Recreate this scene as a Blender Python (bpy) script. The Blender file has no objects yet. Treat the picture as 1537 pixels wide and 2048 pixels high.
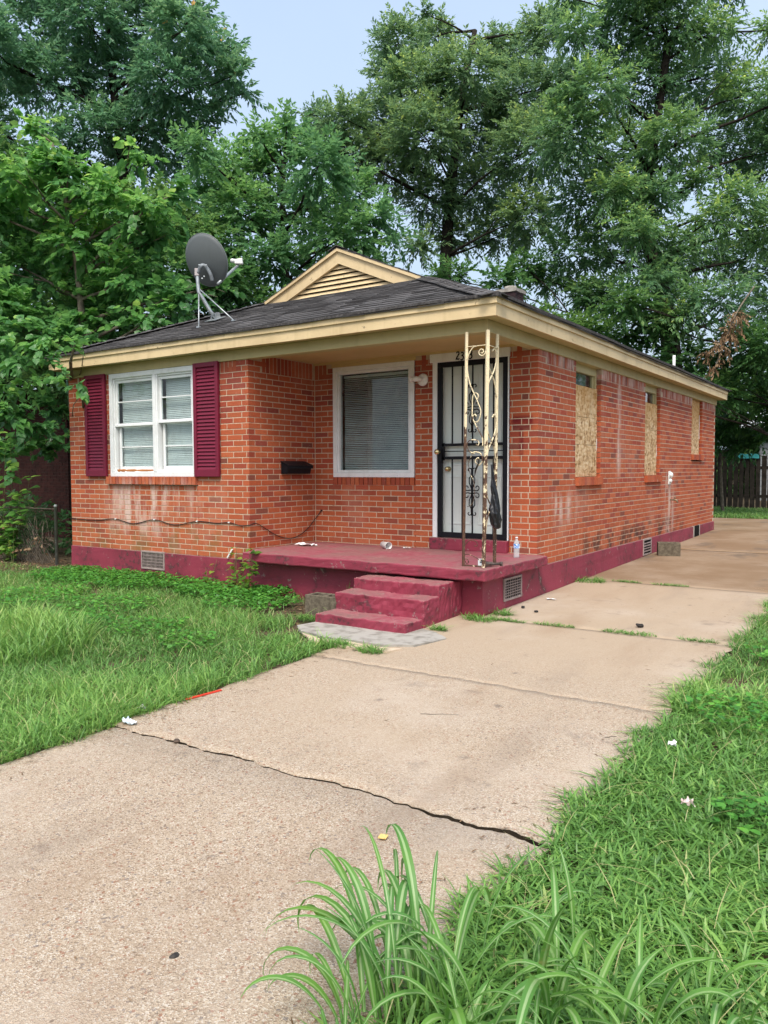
import bpy, bmesh, math, random
import numpy as np
from mathutils import Vector, Matrix, noise as mnoise
R_ = math.radians
SC = bpy.context.scene
COL = SC.collection
# ------------------------------------------------------------------ camera
cam_d = bpy.data.cameras.new('camera'); cam = bpy.data.objects.new('camera', cam_d); COL.objects.link(cam)
CAM = np.array([3.353, -7.901, 1.0415])
def cam_axes(yaw, pitch, roll):
    f = np.array([-math.sin(yaw)*math.cos(pitch), math.cos(yaw)*math.cos(pitch), math.sin(pitch)])
    r = np.cross(f, [0, 0, 1]); r /= np.linalg.norm(r); u = np.cross(r, f)
    c, s = math.cos(roll), math.sin(roll)
    return c*r+s*u, -s*r+c*u, f
cr, cu, cf = cam_axes(R_(34.0782), R_(-3.0203), R_(-.1648))
cam.matrix_world = Matrix(((cr[0], cu[0], -cf[0], CAM[0]), (cr[1], cu[1], -cf[1], CAM[1]), (cr[2], cu[2], -cf[2], CAM[2]), (0, 0, 0, 1)))
cam_d.sensor_fit = 'VERTICAL'; cam_d.sensor_height = 24; cam_d.lens = 24*1566.8/2048
cam_d.clip_start = .05; cam_d.clip_end = 2000
SC.camera = cam
# ------------------------------------------------------------------ sky, sun, exposure
SUN_EL, SUN_AZ = R_(56), R_(152)          # azimuth from +Y towards +X
world = bpy.data.worlds.new('World'); SC.world = world; world.use_nodes = True
wn = world.node_tree; bg = wn.nodes['Background']
sky = wn.nodes.new('ShaderNodeTexSky'); sky.sky_type = 'NISHITA'; sky.sun_disc = False
sky.sun_elevation = SUN_EL; sky.sun_rotation = SUN_AZ
sky.air_density = 1.4; sky.dust_density = 9.0; sky.ozone_density = 3.0; sky.altitude = 100
veil = wn.nodes.new('ShaderNodeMix'); veil.data_type = 'RGBA'; veil.inputs[7].default_value = (2.35, 2.85, 3.55, 1)   # thin even cloud over the whole sky
tc = wn.nodes.new('ShaderNodeTexCoord'); cn = wn.nodes.new('ShaderNodeTexNoise'); cn.inputs['Scale'].default_value = 1.6; cn.inputs['Detail'].default_value = 5; cn.inputs['Roughness'].default_value = .5
cmr = wn.nodes.new('ShaderNodeMapRange'); cmr.inputs[1].default_value = .3; cmr.inputs[2].default_value = .7; cmr.inputs[3].default_value = .42; cmr.inputs[4].default_value = .72
wn.links.new(tc.outputs['Generated'], cn.inputs['Vector']); wn.links.new(cn.outputs[0], cmr.inputs[0]); wn.links.new(cmr.outputs[0], veil.inputs[0])
wn.links.new(sky.outputs[0], veil.inputs[6]); wn.links.new(veil.outputs[2], bg.inputs[0]); bg.inputs[1].default_value = .15
sun_d = bpy.data.lights.new('sun', 'SUN'); sun = bpy.data.objects.new('sun', sun_d); COL.objects.link(sun)
sun_d.energy = 1.3; sun_d.angle = R_(20); sun_d.color = (1, .95, .88)
sd = Vector((math.sin(SUN_AZ)*math.cos(SUN_EL), math.cos(SUN_AZ)*math.cos(SUN_EL), math.sin(SUN_EL)))
sun.rotation_euler = sd.to_track_quat('Z', 'Y').to_euler(); sun.location = (0, -10, 30)
vs = SC.view_settings
vs.view_transform = 'Standard'; vs.look = 'None'; vs.exposure = 1.10; vs.gamma = 1; vs.use_curve_mapping = False
SC.cycles.max_bounces = 6; SC.cycles.transparent_max_bounces = 8
# ------------------------------------------------------------------ helpers
rng = np.random.default_rng(7); random.seed(7)
ORG = {}
def tag(o, label=None, cat=None, group=None, kind=None):
    if label: o['label'] = label
    if cat: o['category'] = cat
    if group: o['group'] = group
    if kind: o['kind'] = kind
    return o
def link(o, parent=None, org=(0, 0, 0)):
    COL.objects.link(o)
    if parent is not None: o.parent = parent
    ORG[o.name] = Vector(org); return o
def thing(name, loc, label, cat, group=None):
    o = bpy.data.objects.new(name, None); o.location = loc; o.empty_display_size = .1
    link(o, None, loc); return tag(o, label, cat, group)
def part_empty(name, parent, loc):
    o = bpy.data.objects.new(name, None); o.empty_display_size = .1
    o.location = Vector(loc)-ORG[parent.name]; return link(o, parent, loc)
def place(name, me, parent, loc, rot=None, scale=None, color=None):
    """object with shared mesh data at a world place"""
    o = bpy.data.objects.new(name, me)
    base = ORG[parent.name] if parent is not None else Vector((0, 0, 0))
    o.location = Vector(loc)-base
    if rot is not None: o.rotation_euler = rot
    if scale is not None: o.scale = scale
    if color is not None: o.color = color
    return link(o, parent, loc)
class MB:
    def __init__(s): s.v = []; s.f = []
    def add(s, vs, fs):
        n = len(s.v); s.v += [tuple(p) for p in vs]; s.f += [tuple(i+n for i in f) for f in fs]; return s
    def box(s, x0, x1, y0, y1, z0, z1):
        v = [(x, y, z) for z in (z0, z1) for y in (y0, y1) for x in (x0, x1)]
        return s.add(v, [(0, 2, 3, 1), (4, 5, 7, 6), (0, 1, 5, 4), (1, 3, 7, 5), (3, 2, 6, 7), (2, 0, 4, 6)])
    def obox(s, c, ax, ay, az):
        c, ax, ay, az = map(Vector, (c, ax, ay, az))
        v = [c+ax*i+ay*j+az*k for k in (-1, 1) for j in (-1, 1) for i in (-1, 1)]
        return s.add(v, [(0, 2, 3, 1), (4, 5, 7, 6), (0, 1, 5, 4), (1, 3, 7, 5), (3, 2, 6, 7), (2, 0, 4, 6)])
    def beam(s, a, b, w, h, up=(0, 0, 1)):
        a, b = Vector(a), Vector(b); d = (b-a); n = d.normalized(); u = Vector(up)
        sd_ = n.cross(u)
        if sd_.length < 1e-4: sd_ = n.cross(Vector((0, 1, 0)))
        sd_.normalize(); u = sd_.cross(n)
        return s.obox((a+b)/2, d/2, sd_*w/2, u*h/2)
    def tube(s, pts, r, n=8, caps=True, flat=1.0):
        pts = [Vector(p) for p in pts]; m = len(pts)
        rr = r if isinstance(r, (list, tuple)) else [r]*m
        ref = None; base = len(s.v)
        for i, p in enumerate(pts):
            t = (pts[min(i+1, m-1)]-pts[max(i-1, 0)])
            t = t.normalized() if t.length > 1e-9 else Vector((0, 0, 1))
            if ref is None:
                ref = Vector((0, 0, 1)) if abs(t.z) < .9 else Vector((0, 1, 0))
            b = t.cross(ref)
            if b.length < 1e-5: b = t.cross(Vector((1, .3, .2)))
            b.normalize(); nn = b.cross(t); ref = nn
            for k in range(n):
                a = 2*math.pi*k/n
                s.v.append(tuple(p+(nn*math.cos(a)+b*math.sin(a)*flat)*rr[i]))
        for i in range(m-1):
            for k in range(n):
                k2 = (k+1) % n
                s.f.append((base+i*n+k, base+i*n+k2, base+(i+1)*n+k2, base+(i+1)*n+k))
        if caps:
            s.f.append(tuple(base+k for k in range(n-1, -1, -1)))
            s.f.append(tuple(base+(m-1)*n+k for k in range(n)))
        return s
    def lathe(s, prof, c, axis=(0, 0, 1), n=20, caps=True):
        c = Vector(c); ax = Vector(axis).normalized()
        t = ax.cross(Vector((1, 0, 0)))
        if t.length < .1: t = ax.cross(Vector((0, 1, 0)))
        t.normalize(); b = ax.cross(t); base = len(s.v)
        for r, h in prof:
            for k in range(n):
                a = 2*math.pi*k/n
                s.v.append(tuple(c+ax*h+(t*math.cos(a)+b*math.sin(a))*r))
        for i in range(len(prof)-1):
            for k in range(n):
                k2 = (k+1) % n
                s.f.append((base+i*n+k, base+i*n+k2, base+(i+1)*n+k2, base+(i+1)*n+k))
        if caps:
            s.f.append(tuple(base+k for k in range(n-1, -1, -1)))
            s.f.append(tuple(base+(len(prof)-1)*n+k for k in range(n)))
        return s
    def extrude(s, poly, vec):
        poly = [Vector(p) for p in poly]; vec = Vector(vec); n = len(poly)
        return s.add(poly+[p+vec for p in poly], [tuple(range(n-1, -1, -1)), tuple(range(n, 2*n))]+[(i, (i+1) % n, n+(i+1) % n, n+i) for i in range(n)])
    def mesh(s, name, off=(0, 0, 0)):
        me = bpy.data.meshes.new(name); o = Vector(off)
        me.from_pydata([(p[0]-o.x, p[1]-o.y, p[2]-o.z) for p in s.v], [], s.f); me.update(); return me
    def build(s, name, mat, parent=None, smooth=False, bevel=0, org=None):
        if parent is not None and org is None: org = ORG[parent.name]
        org = Vector(org or (0, 0, 0))
        me = s.mesh(name, org); me.materials.append(mat)
        if smooth: me.polygons.foreach_set('use_smooth', [True]*len(me.polygons))
        o = bpy.data.objects.new(name, me)
        if parent is None: o.location = org
        link(o, parent, org)
        bm = bmesh.new(); bm.from_mesh(me); bmesh.ops.recalc_face_normals(bm, faces=bm.faces); bm.to_mesh(me); bm.free()
        if bevel:
            b = o.modifiers.new('bevel', 'BEVEL'); b.width = bevel; b.segments = 2; b.limit_method = 'ANGLE'
        return o
def tri_mesh(name, v, t, mat, attr=None, smooth=False, col=None):
    v = np.ascontiguousarray(v, dtype=np.float32).reshape(-1, 3); t = np.ascontiguousarray(t, dtype=np.int32).reshape(-1, 3)
    me = bpy.data.meshes.new(name); me.vertices.add(len(v)); me.vertices.foreach_set('co', v.ravel())
    me.loops.add(t.size); me.loops.foreach_set('vertex_index', t.ravel())
    me.polygons.add(len(t)); me.polygons.foreach_set('loop_start', np.arange(0, t.size, 3, dtype=np.int32))
    me.polygons.foreach_set('loop_total', np.full(len(t), 3, np.int32))
    me.polygons.foreach_set('use_smooth', np.full(len(t), bool(smooth)))
    me.update(calc_edges=True)
    if attr is not None:
        a = me.attributes.new('v', 'FLOAT', 'POINT'); a.data.foreach_set('value', np.ascontiguousarray(attr, dtype=np.float32))
    if col is not None:
        a = me.attributes.new('col', 'FLOAT_COLOR', 'POINT'); a.data.foreach_set('color', np.ascontiguousarray(col, dtype=np.float32).ravel())
    me.materials.append(mat); return me
def roughen(o, amp, scale, cuts=0, seed=0.0):
    me = o.data; bm = bmesh.new(); bm.from_mesh(me)
    if cuts:
        for _ in range(cuts):
            L = [e for e in bm.edges if e.calc_length() > .05]
            bmesh.ops.subdivide_edges(bm, edges=L, cuts=1, use_grid_fill=True)
    for v in bm.verts:
        n = mnoise.noise_vector(v.co*scale+Vector((seed, seed*2, 0)))
        n2 = mnoise.noise_vector(v.co*scale*4+Vector((seed, 5, 0)))
        v.co += (n+n2*.8)*amp
    bm.to_mesh(me); bm.free()
# ------------------------------------------------------------------ materials
def srgb(r, g, b):
    f = lambda c: (c/255/12.92) if c/255 <= .04045 else ((c/255+.055)/1.055)**2.4
    return (f(r), f(g), f(b), 1)
class Mat:
    def __init__(s, name, rough=.8, spec=.25, metal=0):
        s.m = bpy.data.materials.new(name); s.m.use_nodes = True; s.nt = s.m.node_tree
        s.b = s.nt.nodes['Principled BSDF']; s.b.inputs['Roughness'].default_value = rough
        s.b.inputs['Specular IOR Level'].default_value = spec; s.b.inputs['Metallic'].default_value = metal
        s.out = s.nt.nodes['Material Output']; s._p = None
    def n(s, t, **k):
        x = s.nt.nodes.new('ShaderNode'+t)
        for a, v in k.items(): setattr(x, a, v)
        return x
    def set(s, sock, v):
        if hasattr(v, 'is_output') or isinstance(v, bpy.types.NodeSocket): s.nt.links.new(v, sock)
        elif isinstance(v, (int, float)) and hasattr(sock, 'default_value') and not isinstance(sock.default_value, (int, float)):
            sock.default_value = (v,)*len(sock.default_value)
        else: sock.default_value = v
    def pos(s):
        if s._p is None: s._p = s.n('NewGeometry').outputs['Position']
        return s._p
    def obj(s): return s.n('TexCoord').outputs['Object']
    def noise(s, scale, detail=4, rough=.55, vec=None, dist=0):
        x = s.n('TexNoise'); s.set(x.inputs['Vector'], vec or s.pos())
        for a, v in (('Scale', scale), ('Detail', detail), ('Roughness', rough), ('Distortion', dist)): s.set(x.inputs[a], v)
        return x.outputs['Fac']
    def vor(s, scale, vec=None, feature='F1', out='Distance'):
        x = s.n('TexVoronoi', feature=feature); s.set(x.inputs['Vector'], vec or s.pos()); s.set(x.inputs['Scale'], scale)
        return x.outputs[out]
    def stretch(s, sc, vec=None, rot=(0, 0, 0)):
        x = s.n('Mapping'); s.set(x.inputs['Vector'], vec or s.pos()); x.inputs['Scale'].default_value = sc; x.inputs['Rotation'].default_value = rot
        return x.outputs[0]
    def ramp(s, fac, stops):
        x = s.n('ValToRGB'); s.set(x.inputs[0], fac); e = x.color_ramp.elements
        while len(e) < len(stops): e.new(.5)
        for i, (p, c) in enumerate(stops):
            e[i].position = p; e[i].color = c if not isinstance(c, (int, float)) else (c, c, c, 1)
        return x.outputs[0]
    def mr(s, v, a, b, c=0, d=1, smooth=True):
        x = s.n('MapRange', interpolation_type='SMOOTHSTEP' if smooth else 'LINEAR'); s.set(x.inputs[0], v)
        for i, q in zip((1, 2, 3, 4), (a, b, c, d)): x.inputs[i].default_value = q
        return x.outputs[0]
    def mix(s, f, a, b, mode='MIX'):
        x = s.n('Mix', data_type='RGBA', blend_type=mode); s.set(x.inputs[0], f); s.set(x.inputs[6], a); s.set(x.inputs[7], b)
        return x.outputs[2]
    def math(s, op, a, b=0.0):
        x = s.n('Math', operation=op); s.set(x.inputs[0], a); s.set(x.inputs[1], b); return x.outputs[0]
    def sep(s, v=None):
        x = s.n('SeparateXYZ'); s.set(x.inputs[0], v or s.pos()); return x.outputs
    def attr(s, name, out='Fac'):
        x = s.n('Attribute'); x.attribute_name = name; return x.outputs[out]
    def bump(s, h, strength=.3, dist=.01):
        x = s.n('Bump'); s.set(x.inputs['Height'], h); x.inputs['Strength'].default_value = strength; x.inputs['Distance'].default_value = dist
        s.nt.links.new(x.outputs[0], s.b.inputs['Normal'])
    def color(s, c): s.set(s.b.inputs['Base Color'], c); return s
    def mask(s, ax, lo, hi, soft):      # soft slab mask on one world axis
        c = s.sep()[ax]
        return s.math('MULTIPLY', s.mr(c, lo-soft, lo+soft), s.mr(c, hi-soft, hi+soft, 1, 0))
    def boxmask(s, *abc):
        m = None
        for t in abc:
            q = s.mask(*t); m = q if m is None else s.math('MULTIPLY', m, q)
        return m
def painted(name, col, dirt, rough=.6, var=.25, nscale=3.0, chip=None, chip_amt=.0, spec=.3, streak=True):
    m = Mat(name, rough, spec)
    n1 = m.noise(nscale, 5, .6); n2 = m.noise(nscale*9, 3)
    c = m.mix(m.mr(n1, .42, .75, 0, var), col, dirt)
    c = m.mix(m.mr(n2, .5, .8, 0, .25), c, dirt)
    if streak:
        n3 = m.noise(1, 3, .6, m.stretch((9, 9, .8)))
        c = m.mix(m.mr(n3, .52, .75, 0, var*.8), c, dirt)
    if chip:
        n4 = m.noise(nscale*5, 6, .7)
        k = m.mr(n4, .62-chip_amt, .66-chip_amt, 0, 1)
        c = m.mix(k, c, chip); m.bump(m.math('SUBTRACT', n2, k), .35, .006)
    else: m.bump(n2, .15, .004)
    return m.color(c).m
def brick_mat(name, obj):
    m = Mat(name, .82, .22)
    base = m.n('ObjectInfo').outputs['Color'] if obj else m.attr('col', 'Color')
    z = m.sep()[2]
    # low courses weathered orange, high courses sooty red
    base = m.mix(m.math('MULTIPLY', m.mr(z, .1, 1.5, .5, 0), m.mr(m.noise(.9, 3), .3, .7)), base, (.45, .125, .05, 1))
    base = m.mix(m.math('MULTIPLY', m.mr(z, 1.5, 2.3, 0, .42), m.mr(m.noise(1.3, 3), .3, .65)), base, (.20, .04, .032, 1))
    fine = m.noise(55, 5, .65)
    c = m.mix(m.mr(fine, .35, .75, .0, .3), base, (.16, .05, .03, 1))
    cmb = m.noise(1, 2, .5, m.stretch((140, 140, 6)))
    c = m.mix(m.mr(cmb, .5, .75, 0, .28), c, (.30, .085, .045, 1))
    sm_n = m.noise(1, 5, .7, m.stretch((26, 26, 34)))
    c = m.mix(m.mr(sm_n, .58, .74, 0, .22), c, (.47, .33, .24, 1))     # mortar smeared over the faces
    # lime bloom and splashes
    st = m.noise(5.5, 6, .68); st2 = m.noise(1, 5, .65, m.stretch((7, 7, 1.4)))
    pale = (.62, .50, .44, 1)
    bloom = m.math('MAXIMUM', m.boxmask((0, -5.6, -4.0, .25), (1, -1.3, -1.15, .05), (2, .25, .9, .16)),
            m.math('MAXIMUM', m.boxmask((0, -.2, .1, .05), (1, 5.2, 5.75, .12), (2, -.1, 1.0, .2)),
            m.math('MAXIMUM', m.boxmask((0, -.2, .1, .05), (1, .2, 9, .3), (2, 2.2, 2.4, .04)),
            m.math('MAXIMUM', m.boxmask((0, -.2, .1, .05), (1, 2.7, 2.86, .07), (2, 1.0, 2.4, .2)), m.boxmask((0, -.2, .1, .05), (1, .35, 1.2, .2), (2, .45, .75, .1))))))
    k = m.math('MULTIPLY', bloom, m.mr(st2, .40, .66, 0, .75))
    c = m.mix(k, c, pale)
    c = m.mix(m.mr(st, .66, .73, 0, .6), c, pale)
    c = m.mix(m.mr(m.noise(1.1, 5, .68), .52, .70, 0, .30), c, (.46, .24, .17, 1))     # faded patches
    # damp soot low on the side wall and moss low on the front
    soot = m.math('MULTIPLY', m.boxmask((0, -.2, .1, .05), (1, 1.2, 6.5, .8), (2, -.05, .24, .12)), m.mr(m.noise(3.2, 6, .7), .44, .6, 0, .8))
    c = m.mix(soot, c, (.045, .03, .025, 1))
    moss = m.math('MULTIPLY', m.boxmask((0, -6.6, -3.0, .2), (1, -1.3, -1.15, .05), (2, -.1, .32, .14)), m.mr(m.noise(2.6, 5, .65), .42, .62, 0, .62))
    c = m.mix(moss, c, (.16, .125, .045, 1))
    # dark red sprayed T on the pillar beside the door
    tm = m.math('MAXIMUM', m.boxmask((0, -.30, -.06, .018), (1, -.2, .05, .02), (2, 1.50, 1.63, .03)), m.boxmask((0, -.215, -.165, .015), (1, -.2, .05, .02), (2, 1.18, 1.6, .05)))
    c = m.mix(m.math('MULTIPLY', tm, m.mr(m.noise(9, 4), .3, .6, .35, .85)), c, (.13, .006, .012, 1))
    m.bump(m.math('ADD', fine, m.math('MULTIPLY', cmb, .6)), .5, .004)
    return m.color(c).m
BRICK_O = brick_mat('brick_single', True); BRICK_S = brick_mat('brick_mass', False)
def simple(name, col, col2, scale, rough=.8, spec=.25, metal=0, lo=.35, hi=.7, bump=.2, bd=.005, detail=5):
    m = Mat(name, rough, spec, metal); n = m.noise(scale, detail, .6)
    m.color(m.mix(m.mr(n, lo, hi), col, col2)); m.bump(n, bump, bd); return m.m
def make_mortar():
    m = Mat('mortar', .95, .1); n = m.noise(30, 5, .6); n2 = m.noise(1.6, 4, .6); z = m.sep()[2]
    c = m.mix(m.mr(n, .35, .7), (.55, .44, .325, 1), (.43, .33, .24, 1))
    c = m.mix(m.mr(n2, .45, .7, 0, .45), c, (.46, .31, .22, 1))
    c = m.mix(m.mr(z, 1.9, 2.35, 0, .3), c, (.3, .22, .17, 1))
    m.bump(n, .5, .004); return m.color(c).m
MORTAR = make_mortar()
def make_maroon():
    m = Mat('maroon_paint', .62, .35)
    n1 = m.noise(2.2, 6, .65); n2 = m.noise(16, 5, .65); n3 = m.noise(60, 3)
    c = m.mix(m.mr(n1, .35, .7), (.255, .034, .060, 1), (.185, .026, .044, 1))
    up = m.sep(m.n('NewGeometry').outputs['Normal'])[2]
    c = m.mix(m.math('MULTIPLY', m.mr(up, .5, .9), m.mr(n2, .38, .72, .12, .55)), c, (.36, .17, .18, 1))   # scuffed walking faces
    c = m.mix(m.mr(n2, .64, .70, 0, .7), c, (.40, .22, .21, 1))
    c = m.mix(m.math('MULTIPLY', m.mr(n1, .48, .62), m.mr(n2, .50, .60, 0, .75)), c, (.05, .028, .028, 1))
    n5 = m.noise(9, 6, .75)
    c = m.mix(m.mr(n5, .615, .64, 0, .8), c, (.27, .20, .18, 1))          # paint gone to grey cement
    c = m.mix(m.math('MULTIPLY', m.mr(up, .5, .9), m.mr(n1, .38, .60, .1, .6)), c, (.25, .14, .125, 1))   # foot dirt
    m.bump(m.math('ADD', n2, m.math('MULTIPLY', n3, .4)), .45, .008)
    return m.color(c).m
MAROON = make_maroon()
SHUTTER = painted('shutter_paint', (.165, .012, .034, 1), (.11, .012, .026, 1), .5, .3, 6)
CREAM = painted('cream_paint', (.66, .515, .30, 1), (.44, .33, .17, 1), .6, .5, 1.9, (.30, .23, .14, 1), -.02)
OLIVE = painted('shaded_cream_soffit', (.46, .385, .20, 1), (.31, .26, .125, 1), .65, .45, 1.3)  # the fascia's cream paint with the shade under the eaves put into its colour
CEIL = painted('shaded_cream_ceiling', (.54, .40, .19, 1), (.42, .30, .13, 1), .7, .4, 1.1)  # same cream again, browned to carry the porch's dim indirect light
WHITE = painted('white_paint', (.74, .76, .76, 1), (.50, .49, .46, 1), .5, .35, 5, (.36, .33, .29, 1), -.03)
DOORWHITE = painted('door_paint', (.70, .76, .72, 1), (.55, .60, .56, 1), .45, .2, 2)
BLACK = simple('black_iron', (.004, .005, .008, 1), (.009, .009, .012, 1), 20, .5, .22)
BRASS = simple('brass', (.72, .6, .33, 1), (.55, .42, .2, 1), 12, .25, .5, 1)
GALV = simple('galvanised_steel', (.42, .45, .46, 1), (.30, .33, .34, 1), 14, .45, .5, .6)
DISHGREY = painted('dish_paint', (.115, .13, .135, 1), (.09, .10, .10, 1), .5, .3, 4)
WHITEPLASTIC = simple('white_plastic', (.78, .78, .75, 1), (.68, .68, .66, 1), 30, .35, .5)
BLACKPLASTIC = simple('black_plastic', (.005, .005, .007, 1), (.02, .02, .022, 1), 15, .28, .5, 0, .35, .7, .6, .02)
CABLE = simple('cable_rubber', (.02, .016, .016, 1), (.05, .03, .025, 1), 9, .6)
DARK = simple('unlit_interior', (.02, .018, .016, 1), (.012, .011, .01, 1), 3, .9, .05)
def make_iron_cream():
    m = Mat('flaking_cream_iron', .6, .3); n = m.noise(16, 6, .75); n2 = m.noise(60, 4); z = m.sep()[2]; x = m.sep()[0]
    n3 = m.noise(1, 4, .7, m.stretch((30, 30, 9)))
    thr = m.mr(z, .2, 2.2, .455, .60)
    left = m.mr(x, -.13, -.11, .12, 0); low = m.mr(z, 1.42, 1.48, 1, 0)
    k = m.math('GREATER_THAN', m.math('ADD', m.math('MULTIPLY', m.math('ADD', n, n3), .5), m.math('MULTIPLY', left, low)), thr)
    rust = m.ramp(n2, [(.3, (.05, .028, .022, 1)), (.55, (.10, .055, .035, 1)), (.75, (.17, .09, .05, 1))])
    cr_ = m.ramp(n2, [(.3, (.80, .70, .48, 1)), (.7, (.66, .55, .35, 1))])
    m.bump(m.math('SUBTRACT', 1.0, k), .4, .003); return m.color(m.mix(k, cr_, rust)).m
IRONCREAM = make_iron_cream()
def make_shingle(name, obj):
    m = Mat(name, .9, .2); n = m.noise(180, 3, .7); n2 = m.noise(2.2, 5, .6)
    base = m.n('ObjectInfo').outputs['Color'] if obj else m.attr('col', 'Color')
    c = m.mix(m.mr(n, .3, .75, 0, .6), base, (.11, .105, .105, 1)); c = m.mix(m.mr(n2, .45, .7, 0, .5), c, (.055, .05, .05, 1))
    m.bump(n, .6, .004); return m.color(c).m
SHING_O = make_shingle('shingle_single', True); SHING_S = make_shingle('shingle_mass', False)
EDGE = simple('shingle_edge_grit', (.045, .042, .042, 1), (.10, .095, .095, 1), 40, .95, .1, 0, .35, .7, .6, .01)
DECK = simple('roof_deck_felt', (.03, .028, .028, 1), (.05, .045, .045, 1), 8, .95, .1)
def make_concrete():
    m = Mat('driveway_concrete', .88, .2)
    p = m.pos(); X, Y, Z = m.sep()
    vc = m.vor(215, out='Color'); vd = m.vor(215); v2 = m.vor(105, out='Color'); fine = m.noise(260, 3, .7)
    agg = m.ramp(m.sep(vc)[0], [(0, (.19, .135, .092, 1)), (.2, (.305, .232, .162, 1)), (.5, (.385, .303, .218, 1)), (.78, (.445, .363, .272, 1)), (.95, (.53, .475, .40, 1))])
    agg = m.mix(m.mr(m.sep(v2)[1], .955, .97, 0, .7), agg, (.24, .09, .05, 1))
    agg = m.mix(m.mr(m.sep(v2)[0], .97, .98, 0, .7), agg, (.14, .12, .115, 1))
    smooth_c = m.mix(m.mr(fine, .3, .7), (.385, .303, .215, 1), (.335, .258, .182, 1))
    # the far stretch keeps its cement skin, the near one shows its stones
    bare = m.math('MULTIPLY', m.mr(Y, -1.0, -4.6, .12, 1), m.mr(m.noise(.7, 4, .6), .32, .58, .45, 1))
    c = m.mix(bare, smooth_c, agg)
    tr = m.noise(1, 5, .6, m.stretch((1.5, .35, 1)))
    c = m.mix(m.mr(tr, .48, .70, 0, .5), c, (.26, .175, .11, 1))
    c = m.mix(m.mr(m.noise(1, 5, .6, m.stretch((2.1, .5, 1), rot=(0, 0, .35))), .52, .70, 0, .34), c, (.245, .195, .15, 1))
    c = m.mix(m.mr(m.noise(.55, 6, .62), .45, .68, 0, .6), c, (.47, .40, .325, 1))
    blot = m.noise(2.4, 5, .65, dist=.4)
    c = m.mix(m.mr(blot, .60, .74, 0, .5), c, (.17, .13, .105, 1))
    spot = m.vor(3.1); c = m.mix(m.math('MULTIPLY', m.mr(spot, .0, .16, 1, 0), m.mr(m.noise(14, 5, .7), .42, .62, 0, .75)), c, (.12, .095, .08, 1))     # old drips
    speck = m.vor(17); c = m.mix(m.math('MULTIPLY', m.mr(speck, .07, .12, 1, 0), m.mr(m.noise(5, 3), .52, .56, 0, .7)), c, (.13, .09, .065, 1))
    far = m.mr(Y, 1.1, 1.7, 0, 1)
    c = m.mix(m.math('MULTIPLY', far, m.mr(m.noise(.9, 5, .65), .34, .62, .55, .95)), c, (.20, .13, .075, 1))
    c = m.mix(m.math('MULTIPLY', far, m.mr(m.noise(1, 5, .65, m.stretch((.9, .45, 1))), .52, .66, 0, .8)), c, (.105, .085, .07, 1))
    m.bump(m.math('ADD', m.math('MULTIPLY', vd, bare), m.math('MULTIPLY', fine, .25)), .55, .006)
    return m.color(c).m
CONCRETE = make_concrete()
PALECON = simple('pale_cement', (.34, .32, .285, 1), (.19, .175, .15, 1), 9, .9, .2, 0, .42, .72, .5, .01)
BLOCKMAT = simple('cinder_block', (.17, .145, .105, 1), (.09, .075, .055, 1), 24, .95, .1, 0, .3, .7, .7, .01)
def make_soil():
    m = Mat('soil', .98, .1); n = m.noise(7, 6, .7); n2 = m.noise(45, 4, .7)
    c = m.ramp(n, [(.3, (.045, .034, .02, 1)), (.5, (.11, .08, .05, 1)), (.7, (.17, .135, .085, 1))])
    c = m.mix(m.mr(n2, .45, .7, 0, .6), c, (.05, .045, .022, 1)); m.bump(m.math('ADD', n, n2), .8, .03); return m.color(c).m
SOIL = make_soil()
def make_osb():
    m = Mat('strand_board', .8, .2)
    a = m.vor(1, m.stretch((30, 36, 15), rot=(.7, 0, 0)), out='Color'); b = m.vor(1, m.stretch((30, 16, 38), rot=(-.5, 0, 0)), out='Color')
    q = m.math('MULTIPLY', m.math('ADD', m.sep(a)[0], m.sep(b)[1]), .5)
    c = m.ramp(q, [(.12, (.22, .12, .05, 1)), (.36, (.43, .27, .13, 1)), (.6, (.58, .40, .22, 1)), (.85, (.68, .53, .34, 1))])
    Z = m.sep()[2]
    c = m.mix(m.math('MULTIPLY', m.mr(Z, 1.6, 2.15, 0, .55), 1.0), c, (.52, .26, .06, 1))
    c = m.mix(m.mr(m.noise(2.5, 5, .65), .55, .75, 0, .55), c, (.56, .44, .28, 1))
    m.bump(q, .4, .006); return m.color(c).m
OSB = make_osb()
def make_glass():
    m = Mat('window_glass', .04, .5)
    t = m.n('BsdfTransparent'); t.inputs[0].default_value = (.86, .9, .9, 1); g = m.n('BsdfGlossy'); g.inputs['Roughness'].default_value = .03
    d = m.n('BsdfDiffuse'); d.inputs[0].default_value = (.5, .5, .48, 1)
    fr = m.n('Fresnel'); fr.inputs[0].default_value = 1.5
    x = m.n('MixShader'); m.set(x.inputs[0], m.math('MULTIPLY', m.math('MULTIPLY', fr.outputs[0], 1.5), m.math('SUBTRACT', 1.0, m.n('NewGeometry').outputs['Backfacing']))); m.nt.links.new(t.outputs[0], x.inputs[1]); m.nt.links.new(g.outputs[0], x.inputs[2])
    y = m.n('MixShader'); m.set(y.inputs[0], m.mr(m.noise(3, 5, .7), .45, .8, 0, .16)); m.nt.links.new(x.outputs[0], y.inputs[1]); m.nt.links.new(d.outputs[0], y.inputs[2])
    m.nt.links.new(y.outputs[0], m.out.inputs[0]); return m.m
GLASS = make_glass()
BLIND = simple('blind_vinyl', (.80, .83, .80, 1), (.72, .74, .71, 1), 4, .55, .3)
BLINDDARK = simple('grey_blind_vinyl', (.72, .74, .71, 1), (.56, .58, .56, 1), 3, .6, .3)  # greyer, more uneven tone for the picture window blind
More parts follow.
